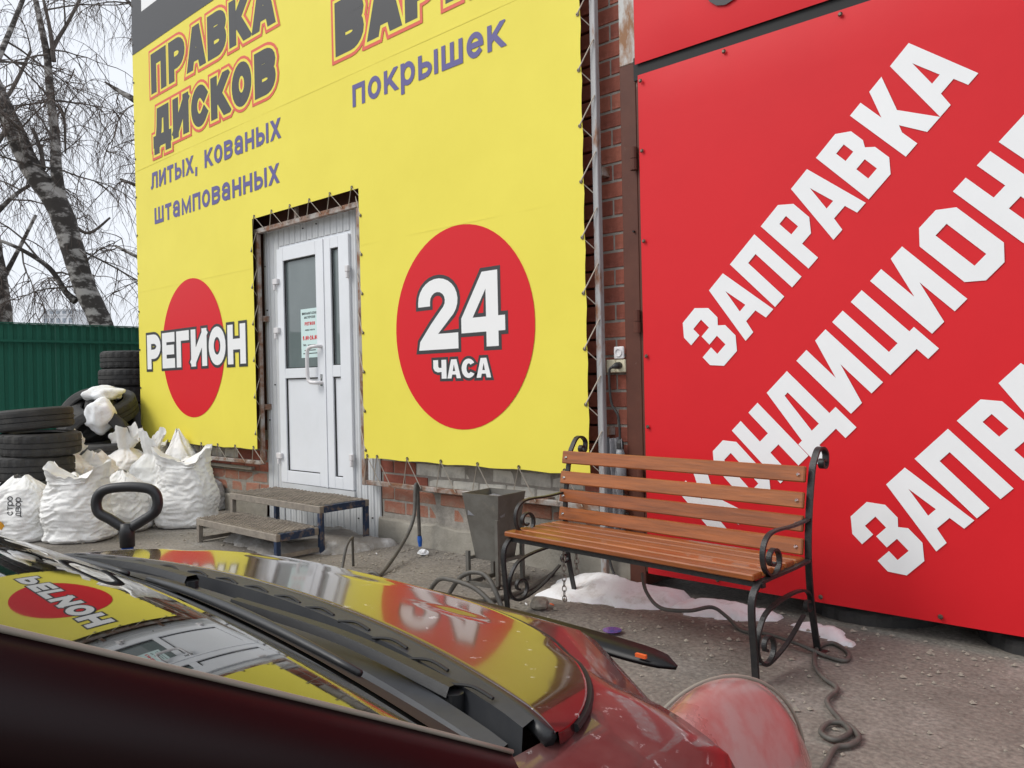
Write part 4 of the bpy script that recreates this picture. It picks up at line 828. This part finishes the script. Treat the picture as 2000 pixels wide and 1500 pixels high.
# ================================================================== SHOVEL
p = at_z(248, 955, .94); shv = thing('snow_shovel', 'shovel with black loop grip and blue shaft standing beyond the car', 'shovel', (p.x, p.y, 0)); d = p.dot(Vector((fw.x, fw.y, 0)))
vx = Vector((rt.x, rt.y, 0)).normalized()
def sp_(px, py): v = at_d(px, py, d); return v-Vector((p.x, p.y, 0))
mb = MB(); mb.tube(spline([sp_(x, y) for x, y in ((240, 1030), (215, 1014), (192, 1000), (189, 975), (205, 957), (248, 951), (292, 955), (307, 972), (304, 998), (280, 1016), (257, 1030))], 5), .0135, 10); mb.tube([sp_(248, 1022), sp_(248, 1040), sp_(249, 1068)], [.018, .0195, .019], 12); mb.build('grip', 'black_plastic', shv, smooth=True)
t0 = sp_(249, 1066); mb = MB(); mb.tube([t0, Vector((t0.x+.01, t0.y, .28))], .0155, 12); mb.build('shaft', 'blue_plastic', shv, smooth=True)
mb = MB(); rows = []
for j in range(9):
    z = .33-.33*j/8; rows.append([tuple(Vector((t0.x+.01, t0.y, z))+vx*(u-.5)*.34*min(1, .5+j/6)+Vector((fw.x, fw.y, 0))*(.05*(2*u-1)**2-.03)) for u in [k/8 for k in range(9)]])
mb.grid(rows); o = mb.build('blade', 'black_plastic', shv, smooth=True); sm = o.modifiers.new('solid', 'SOLIDIFY'); sm.thickness = .005
# ================================================================== FENCE, FAR HOUSE, TREES
fe = thing('green_fence', 'dark green corrugated metal fence behind the tyres', 'fence', (-13.2, 4, 0))
for k in range(14):
    y0 = -8+1.12*k; mb = MB(); prof = []
    for i in range(9): b_ = i*.125; prof += [(b_, 0), (b_+.05, 0), (b_+.065, .02), (b_+.11, .02)]
    prof = [(min(a, 1.118), c) for a, c in prof]+[(1.135, .001)]
    mb.grid([[(.0-c, y0+a-4, z) for a, c in prof] for z in (.05, 2.2)]); mb.build('sheet', 'fence_green', fe)
mb = MB(); mb.box((.022, -12, 1.93), (.06, 3.7, 1.965)); mb.box((.022, -12, .5), (.06, 3.7, .54)); mb.build('rail', 'fence_green', fe)
mb = MB(); mb.box((.0, -12, 2.201), (.03, 3.7, 2.215)); mb.build('cap_strip', 'fence_green', fe)
c = at_d(114, 640, 260); hb = thing('apartment_block', 'pale distant apartment block seen over the green fence', 'building', (c.x, c.y, 0), math.atan2(rt.y, rt.x))
mb = MB(); mb.box((-5.2, 0, 0), (5.2, 12, 27)); mb.build('wall', 'far_wall', hb)
mb = MB(); mb.box((-5.4, -.2, 27.01), (5.4, 12.2, 27.6)); mb.build('roof', 'far_band', hb)
for r_ in range(9):
    mb = MB(); mb.box((-5.25, -.12, 2.0+2.9*r_), (5.25, -.01, 2.5+2.9*r_)); mb.build('floor_band', 'far_band', hb)
    for k in range(5):
        mb = MB(); mb.box((-4.6+2*k, -.06, 2.9+2.9*r_), (-3.4+2*k, .05, 4.4+2.9*r_)); mb.build('window', 'far_window', hb)
def birch(name_label, base_d, trunk, limbs, ntw, seed, cat='tree'):
    rnd = random.Random(seed); root_p = at_d(trunk[0][0], trunk[0][1], base_d); tr = thing('birch_tree', name_label, cat, (root_p.x, root_p.y, 0)); off = Vector((root_p.x, root_p.y, 0))
    def P(px, py, dd=0): return at_d(px, py, base_d+dd)-off
    pts = spline([P(x, y) for x, y, r_ in trunk], 5); rr = []
    rad = [r_/F*base_d for _, _, r_ in trunk]
    for i in range(len(trunk)-1): rr += [rad[i]+(rad[i+1]-rad[i])*k/5 for k in range(5)]
    rr.append(rad[-1]); rr = [r_*(1+.10*nz3(i*.9, seed, 0)) for i, r_ in enumerate(rr)]
    pts = [Vector((pts[0].x+.05, pts[0].y, -.05))]+pts; rr = [rr[0]*1.15]+rr
    mb = MB(); mb.tube(pts, rr, 14); mb.build('trunk', 'bark_white', tr, smooth=True)
    starts = []; mbl = MB(); mbw = MB()
    for li in limbs:
        lp = spline([P(x, y, dd) for x, y, r_, dd in li], 5); lr = []; rd = [r_/F*base_d for _, _, r_, _ in li]
        for i in range(len(li)-1): lr += [rd[i]+(rd[i+1]-rd[i])*k/5 for k in range(5)]
        lr.append(rd[-1]); (mbw if rd[0] > .06 else mbl).tube(lp, lr, 8); starts += [(q, lr[i]) for i, q in enumerate(lp[2:])]
    if mbw.v: mbw.build('limb', 'bark_white', tr, smooth=True)
    tw = MB()
    def twig(p, d_, L, r_, lev):
        n_ = 6 if lev else 7; q = [p]; dd = d_.copy(); 
        for k in range(n_):
            dd = (dd+Vector((rnd.uniform(-.22, .22), rnd.uniform(-.22, .22), rnd.uniform(-.2, .12)-(.16 if lev >= 1 else .04)))).normalized(); q.append(q[-1]+dd*L/n_)
        (mbl if lev == 0 else tw).tube(q, [r_*(1-.75*k/n_) for k in range(n_+1)], 5 if lev == 0 else 3)
        if lev < 3:
            for k in range(2, n_+1):
                for _ in range((2, 1, 1)[lev] if rnd.random() < (1, .75, .3)[lev] else 0):
                    s = Vector((rnd.uniform(-1, 1), rnd.uniform(-1, 1), rnd.uniform(-.5, .5) if lev == 0 else rnd.uniform(-.9, .25))).normalized()
                    twig(q[k], (dd*.6+s).normalized(), L*rnd.uniform(.38, .68), max(r_*.5, .0028), lev+1)
    for i in range(ntw):
        s, sr = starts[rnd.randrange(len(starts))] if rnd.random() < .72 else (pts[rnd.randrange(3, len(pts))], .05)
        twig(s, Vector((rnd.uniform(-1, 1), rnd.uniform(-1, 1), rnd.uniform(-.3, .7))).normalized(), rnd.uniform(.9, 2.2), min(.022, sr*.5), 0)
    cr = mbl.build('crown', 'bark_dark', tr); tw.build('twigs', 'twig', cr)
    return tr
birch('leaning birch with black scarred white bark rising behind the green fence', 15.0,
      [(225, 760, 23), (200, 640, 21), (165, 560, 20), (140, 480, 21), (112, 400, 22), (62, 330, 19), (30, 260, 18), (2, 200, 17), (-35, 110, 15), (-60, 0, 12), (-80, -120, 8)],
      [[(118, 410, 15, 0), (110, 330, 11, 0), (108, 270, 9, .1), (98, 180, 8, .1), (92, 110, 7, .2), (78, 40, 6, .2), (64, -30, 5, .3), (50, -120, 3, .4)],
       [(92, 118, 5, .2), (112, 78, 4, .3), (132, 45, 3.4, .3), (158, -5, 3, .4)], [(105, 120, 5, .2), (98, 60, 4, .2), (85, 0, 3, .2)], [(75, 345, 7, 0), (50, 300, 5, -.2), (38, 255, 3, -.3)],
       [(148, 588, 8, 0), (128, 570, 6, 0), (98, 525, 5, -.1), (50, 492, 4, -.2), (0, 470, 3, -.3), (-60, 455, 2, -.3)], [(142, 440, 4, 0), (175, 455, 3, .3), (215, 425, 2, .5)], [(112, 205, 4, .1), (125, 230, 3, .3), (128, 300, 2, .4)], [(85, 330, 5, 0), (80, 295, 4, .1), (64, 250, 3, .1)],
       [(-20, 150, 7, 0), (20, 60, 5, .5), (60, -40, 4, 1)], [(20, 240, 5, 0), (-20, 300, 4, -.6), (-60, 330, 3, -1)]], 34, 11)
birch('thick birch trunk at the left picture edge behind the fence', 17.0, [(15, 760, 18), (8, 640, 17), (0, 560, 15), (-12, 480, 14), (-30, 360, 12), (-40, 200, 9), (-45, 40, 6)],
      [[(-2, 560, 6, 0), (40, 480, 4, .4), (70, 420, 3, .6)], [(-20, 430, 6, 0), (30, 380, 4, .5), (80, 350, 3, .9)], [(-38, 250, 5, 0), (20, 180, 4, .5), (60, 100, 3, .8)]], 15, 23)
birch('birch hidden behind the banner with one broken limb showing beside it', 19.0, [(420, 760, 18), (400, 600, 17), (385, 420, 15), (372, 250, 13), (365, 60, 9), (360, -120, 6)],
      [[(372, 285, 9, 0), (320, 235, 8, .0), (262, 195, 6, 0), (236, 180, 4.5, 0), (205, 160, 1.6, 0)], [(368, 150, 5, 0), (300, 60, 4, .3), (230, -20, 3, .6)], [(385, 420, 6, 0), (310, 380, 4, 0), (235, 350, 2.5, 0)], [(395, 540, 6, 0), (310, 520, 4, 0), (225, 480, 2.5, 0)]], 18, 31)
# ================================================================== CAR
XC, HW = -1.15, .745
car = thing('parked_car', 'dark cherry red small car in the foreground nose to the wall', 'car', (XC, -.4, 0)); CO = Vector(car.location)
def cpart(mb, name, m, par=None, **k):
    o = mb.build(name, m, par or car, **k)
    if not par: o.location = -CO
    return o
def hw(Y): return HW if Y < .75 else HW*(1-.42*((Y-.75)/.60)**2.2)
def zs(x, Y):                                  # top surface of hood and nose; x = distance from the centre line
    u = abs(x)/HW
    sm = lambda v, a, b: (lambda q: q*q*(3-2*q))(max(0, min(1, (v-a)/(b-a))))
    z = .888-.026*u*u-.055*max(u-.80, 0)**2*18-.085*(Y-.62)-(1.75*(Y-.86)**2 if Y > .86 else 0)-.13*sm(abs(x), .46, .58)*sm(Y, .76, .93)
    return z
dents = [(-.55, .80), (-.27, .835), (.03, .84), (.30, .80)]
def zh(x, Y):
    z = zs(x, Y)
    for (dx, dy) in dents: z -= .0028*math.exp(-((x-dx)/.045)**2-((Y-dy-(x-dx)*.12)/.008)**2)
    return z
body = MB(); rows = []
stn = [1.33, 1.325, 1.30, 1.26, 1.21, 1.15, 1.09, 1.03, .97, .91, .86, .80, .74, .69, .668, .664, .5, .3, .0, -.4, -.9, -1.4, -1.8, -2.05, -2.15]
for Y in stn:
    w_ = hw(min(Y, 1.30)); pit = Y < .666
    end = max(0, (Y-1.26)/.07); rear = max(0, (-1.7-Y)/.45); zt_ = min(zs(0, min(Y, 1.33)), .9)
    ring = []
    lo = [(.90, .24), (.985, .36), (1.0, .55), (.995, .68)]
    for (a, z) in lo: ring.append((-w_*a*(1-.12*rear*rear), Y, min(z, zt_-.02)))
    tops = [-.975, -.94, -.90, -.86, -.8, -.7, -.55, -.4, -.2, 0, .2, .4, .55, .7, .8, .86, .90, .94, .975]
    for a in tops:
        z = zs(a*HW, Y)-.006
        if pit:
            z = zs(a*HW, .66)-.006
            if abs(a) < .86: z = .80
        if Y > 1.0: z = min(z, zs(a*HW, Y))
        ring.append((w_*a*(1-.12*rear*rear), Y, z))
    for (a, z) in lo[::-1]: ring.append((w_*a*(1-.12*rear*rear), Y, min(z, zt_-.02)))
    rows.append([(XC+x, y, z) for x, y, z in ring])
body.grid(rows)
k = len(body.v); body.poly([p for p in rows[0]][::-1]); body.poly([p for p in rows[-1]])
bo = cpart(body, 'body', 'car_body', smooth=True)
def yrear(x): return .690-.10*(abs(x)/.66)**2.2
def yfront(x): t = min(1, abs(x)/.655); return yrear(.655)+ .005+(.875-yrear(.655))*(1-t**3.2)**.62
mb = MB(); rows = []
NX = 72
for i in range(NX+1):
    x = -.655+1.31*(.5-.5*math.cos(math.pi*i/NX)); ya, yb = yrear(x), yfront(x)
    if yb < ya+.004: yb = ya+.004
    row = [(XC+x, ya, zh(x, ya)+.001)]
    for j in range(1, 40): y = ya+(yb-ya)*j/40; row.append((XC+x, y, zh(x, y)+.004))
    row += [(XC+x, yb, zh(x, yb)+.001), (XC+x, yb+.002, zh(x, yb)-.01)]
    rows.append(row)
mb.grid(rows); hood = cpart(mb, 'hood', 'car_paint', smooth=True)
mb = MB(); mb.tube([(XC+x, yfront(x)+.004, zs(x, yfront(x))-.004) for x in [-.65+1.30*(.5-.5*math.cos(math.pi*i/60)) for i in range(61)]], .0045, 6); cpart(mb, 'hood_gap', 'seam')
mb = MB(); mb.tube([(XC+x, yrear(x)-.004, zs(x, yrear(x))-.004) for x in [-.65+1.30*i/60 for i in range(61)]], .009, 6); cpart(mb, 'hood_seal', 'black_plastic', smooth=True)
# bug deflector on the front of the hood
mb = MB(); rows = []
for i in range(41):
    u = -1+2*i/40; x = u*.49; e = max(.02, (1-abs(u)**14))**.5; y0 = 1.085; z0 = zs(min(abs(x), .40), y0)+.006-.02*max(0, abs(x)-.40)
    rows.append([(XC+x, y0-.024*e, z0+.003), (XC+x, y0, z0+.009*e), (XC+x, y0+.020*e, z0+.015*e), (XC+x, y0+.023*e, z0+.011*e), (XC+x, y0+.004, z0+.002), (XC+x, y0-.022*e, z0-.003)])
mb.grid(rows, True); cpart(mb, 'bug_deflector', 'deflector', smooth=True)
mb = MB(); mb.box((XC+.43, 1.060, zs(.40, 1.07)+.002), (XC+.449, 1.0655, zs(.40, 1.07)+.0075)); cpart(mb, 'deflector_badge', 'orange')
# cowl, wipers
mb = MB(); rows = []
def ybase(x): return .53-.02*(abs(x)/.66)**2
for i in range(41):
    x = -.63+1.26*i/40; ya, yb = ybase(x)-.012, yrear(x)-.006; zc = .907-.09*x*x-.008; zr = zs(x, yb)+.002
    rows.append([(XC+x, ya+(yb-ya)*t, zc+(zr-zc)*t+dz) for t, dz in ((0, -.004), (.30, -.012), (.36, -.006), (.55, -.004), (.60, -.030), (.74, -.034), (.78, .002), (.95, .004), (1.0, -.008))])
mb.grid(rows); cw = cpart(mb, 'cowl', 'cowl_plastic', smooth=False)
for i in range(13):
    x = -.54+.09*i; mb = MB(); yb = yrear(x)-.05; zv = zs(x, yb)+.003; mb.tube(spline([(XC+x-.03, yb+.012, zv), (XC+x, yb+.018, zv+.003), (XC+x+.035, yb+.014, zv)], 4), .002, 5); cpart(mb, 'vent_rib', 'seam', cw)
def wiper(x0, x1, tilt):
    root = thing('wiper', None, None); root.parent = car; root.location = -CO
    def q(x, dy, dz): return (XC+x, ybase(x)+dy, .905-.09*x*x-.2*max(dy, 0)+dz)
    mb = MB(); mb.tube([q(x0, .07, -.03), q(x0, .07, .008)], .010, 12); mb.build('pivot', 'black_plastic', root)
    mb = MB(); P = spline([q(x0, .07, .010), q(x0+(x1-x0)*.3, .05, .016), q(x0+(x1-x0)*.65, .012, .016)], 8); rows = []
    for i, v in enumerate(P):
        w_ = .013-.005*i/len(P); rows.append([(v.x, v.y-w_, v.z-.004), (v.x, v.y-w_*.6, v.z+.006), (v.x, v.y+w_*.6, v.z+.006), (v.x, v.y+w_, v.z-.004)])
    mb.grid(rows, True); mb.build('arm', 'black_plastic', root, smooth=False)
    a, b = x0+(x1-x0)*.12, x0+(x1-x0)*1.05; mb = MB(); mb.tube([q(a+(b-a)*i/12, -.004-.008*math.sin(i/12*math.pi), .012+.006*math.sin(i/12*math.pi)) for i in range(13)], [.004+.0035*math.sin(i/12*math.pi) for i in range(13)], 8); mb.build('blade', 'black_plastic', root, smooth=True)
wiper(.52, -.06, 0); wiper(-.10, -.60, 0)
# windscreen, pillars, cabin
def wsP(u, t):                         # u -1..1 across, t 0 base .. 1 top
    hwid = .665-.085*t; x = u*hwid; y = ybase(x)-1.0*t-.07*t*u*u; z = .909+.505*t+.045*t*(1-t)-.09*x*x
    return Vector((XC+x, y, z))
mb = MB(); mb.grid([[wsP(-1+2*i/40, j/24) for i in range(41)] for j in range(25)]); cpart(mb, 'windscreen', 'car_glass', smooth=True)
mb = MB(); mb.grid([[wsP(-1+2*i/40, .0+.035*j)+Vector((0, .001, .0016)) for i in range(41)] for j in range(2)]); cpart(mb, 'windscreen_border', 'seam', smooth=True)
for s in (-1, 1):
    mb = MB(); rows = []
    for j in range(25):
        p = wsP(s, j/24); o_ = Vector((s, 0, 0)); rows.append([p+Vector((-s*.012, .003, .006)), p+Vector((s*.004, .004, .012)), p+Vector((s*.022, -.004, .004)), p+Vector((s*.034, -.02, -.022)), p+Vector((s*.030, -.05, -.05)), p+Vector((-s*.02, -.03, -.04))])
    mb.grid(rows, True); cpart(mb, 'a_pillar', 'pillar_dark_reflection', smooth=True, fix=True)
    mb = MB(); mb.tube([wsP(s, j/24)+Vector((s*.006, .004, .0125)) for j in range(25)], .0022, 6); cpart(mb, 'gutter_trim', 'trim', smooth=True)
    # side glass between pillar and belt line
    mb = MB(); rows = []
    for j in range(25):
        p = wsP(s, j/24)+Vector((s*.026, -.03, -.04)); rows.append([p, (p+Vector((XC+s*.725, p.y, .872)))/2+Vector((s*.012, 0, 0)), Vector((XC+s*.725, p.y, .872))])
    p = wsP(s, 1)
    for (yy, zz, xx) in ((-.8, 1.365, .60), (-1.3, 1.35, .595), (-1.7, 1.25, .60)): rows.append([Vector((XC+s*xx, yy, zz)), Vector((XC+s*(xx+.725)/2+s*.012, yy, (zz+.872)/2)), Vector((XC+s*.725, yy, .872))])
    mb.grid(rows); cpart(mb, 'side_window', 'side_glass', smooth=True)
    mb = MB(); mb.bar((XC+s*.735, .50, .868), (XC+s*.735, -1.75, .872), .016, .018); cpart(mb, 'belt_moulding', 'black_plastic')
    mb = MB(); mb.bar((XC+s*.675, -.55, .88), (XC+s*.605, -.62, 1.36), .012, .07, (0, 1, 0)); cpart(mb, 'b_pillar', 'black_plastic')
    mb = MB(); mb.tube([(XC+s*(HW+.001), .42, z) for z in (.84, .3)], .003, 5); mb.tube([(XC+s*(HW+.001), -.62, z) for z in (.84, .3)], .003, 5); cpart(mb, 'door_gap', 'seam')
mb = MB(); rows = []
for (yy, zz, xx) in ((-.44, 1.440, .575), (-.6, 1.462, .59), (-1.0, 1.475, .59), (-1.5, 1.44, .585), (-1.75, 1.36, .58), (-2.08, .98, .64), (-2.1, .87, .66)):
    rows.append([(XC+xx*a, yy, zz-.05*abs(a)**3-(.02 if abs(a) == 1 else 0)) for a in (-1, -.95, -.8, -.5, 0, .5, .8, .95, 1)])
mb.grid(rows); cpart(mb, 'roof', 'car_paint', smooth=True)
# headlights
def lens(s):
    hl = thing('headlight', None, None); hl.parent = car; hl.location = -CO
    c_ = Vector((XC+s*.61, 1.0, .668))
    def shape(k, dz=0):
        mb = MB(); rows = []
        for j in range(19):
            ph = R(-90+180*j/18); row = []
            for i in range(32):
                a = 2*math.pi*i/32; x = math.cos(ph)*math.cos(a); y = math.cos(ph)*math.sin(a); z = math.sin(ph); sq = lambda q: math.copysign(abs(q)**.9, q); x, y, z = sq(x), sq(y), sq(z); x *= 1-.45*max(z, 0); y *= 1-.15*max(z, 0)
                tp = 1+.18*y                       # wider towards the front
                v = Vector((x*.088*tp, y*.22, z*.125*(1+.10*y)-y*.045))*k
                v.x += -s*0.02*y
                row.append(c_+v+Vector((0, 0, dz)))
            rows.append(row)
        mb.grid(rows, True); return mb
    shape(1.0).build('lens', 'lens', hl, smooth=True, fix=True)
    mb = shape(.95, -.004); mb.build('housing', 'lamp_house', hl, smooth=True, fix=True)
    mb = MB(); pts = []
    for i in range(25):
        ph = R(8+150*i/24); a = R(60); x, y, z = math.cos(ph)*math.cos(a)*s, math.cos(ph)*math.sin(a), math.sin(ph); v = Vector((x*.088*(1+.18*y), y*.22, z*.125*(1+.10*y)-y*.045))*1.004; v.x += -s*.02*y; pts.append(c_+v)
    mb.tube(pts, .0028, 6); mb.build('lens_rib', 'trim', hl, smooth=True)
lens(1); lens(-1)
# wheels
for s in (-1, 1):
    for yy in (.70, -1.55):
        wh = thing('wheel', None, None); wh.parent = car; wh.location = Vector((XC+s*.67, yy, .285))-CO; wh.rotation_euler = (0, R(90), 0)
        mb = MB(); mb.v = [tuple(v.co*.88) for v in TM[1].vertices]; mb.f = [tuple(p.vertices) for p in TM[1].polygons]; mb.build('tyre', 'rubber', wh)
        mb = MB(); mb.tube([(0, 0, -.07), (0, 0, .07)], .18, 24); mb.build('rim', 'grey_plastic', wh)
# number plate side / bumper line
mb = MB(); mb.box((XC-.55, 1.31, .30), (XC+.55, 1.345, .36)); cpart(mb, 'bumper_strip', 'black_plastic', bevel=.006)
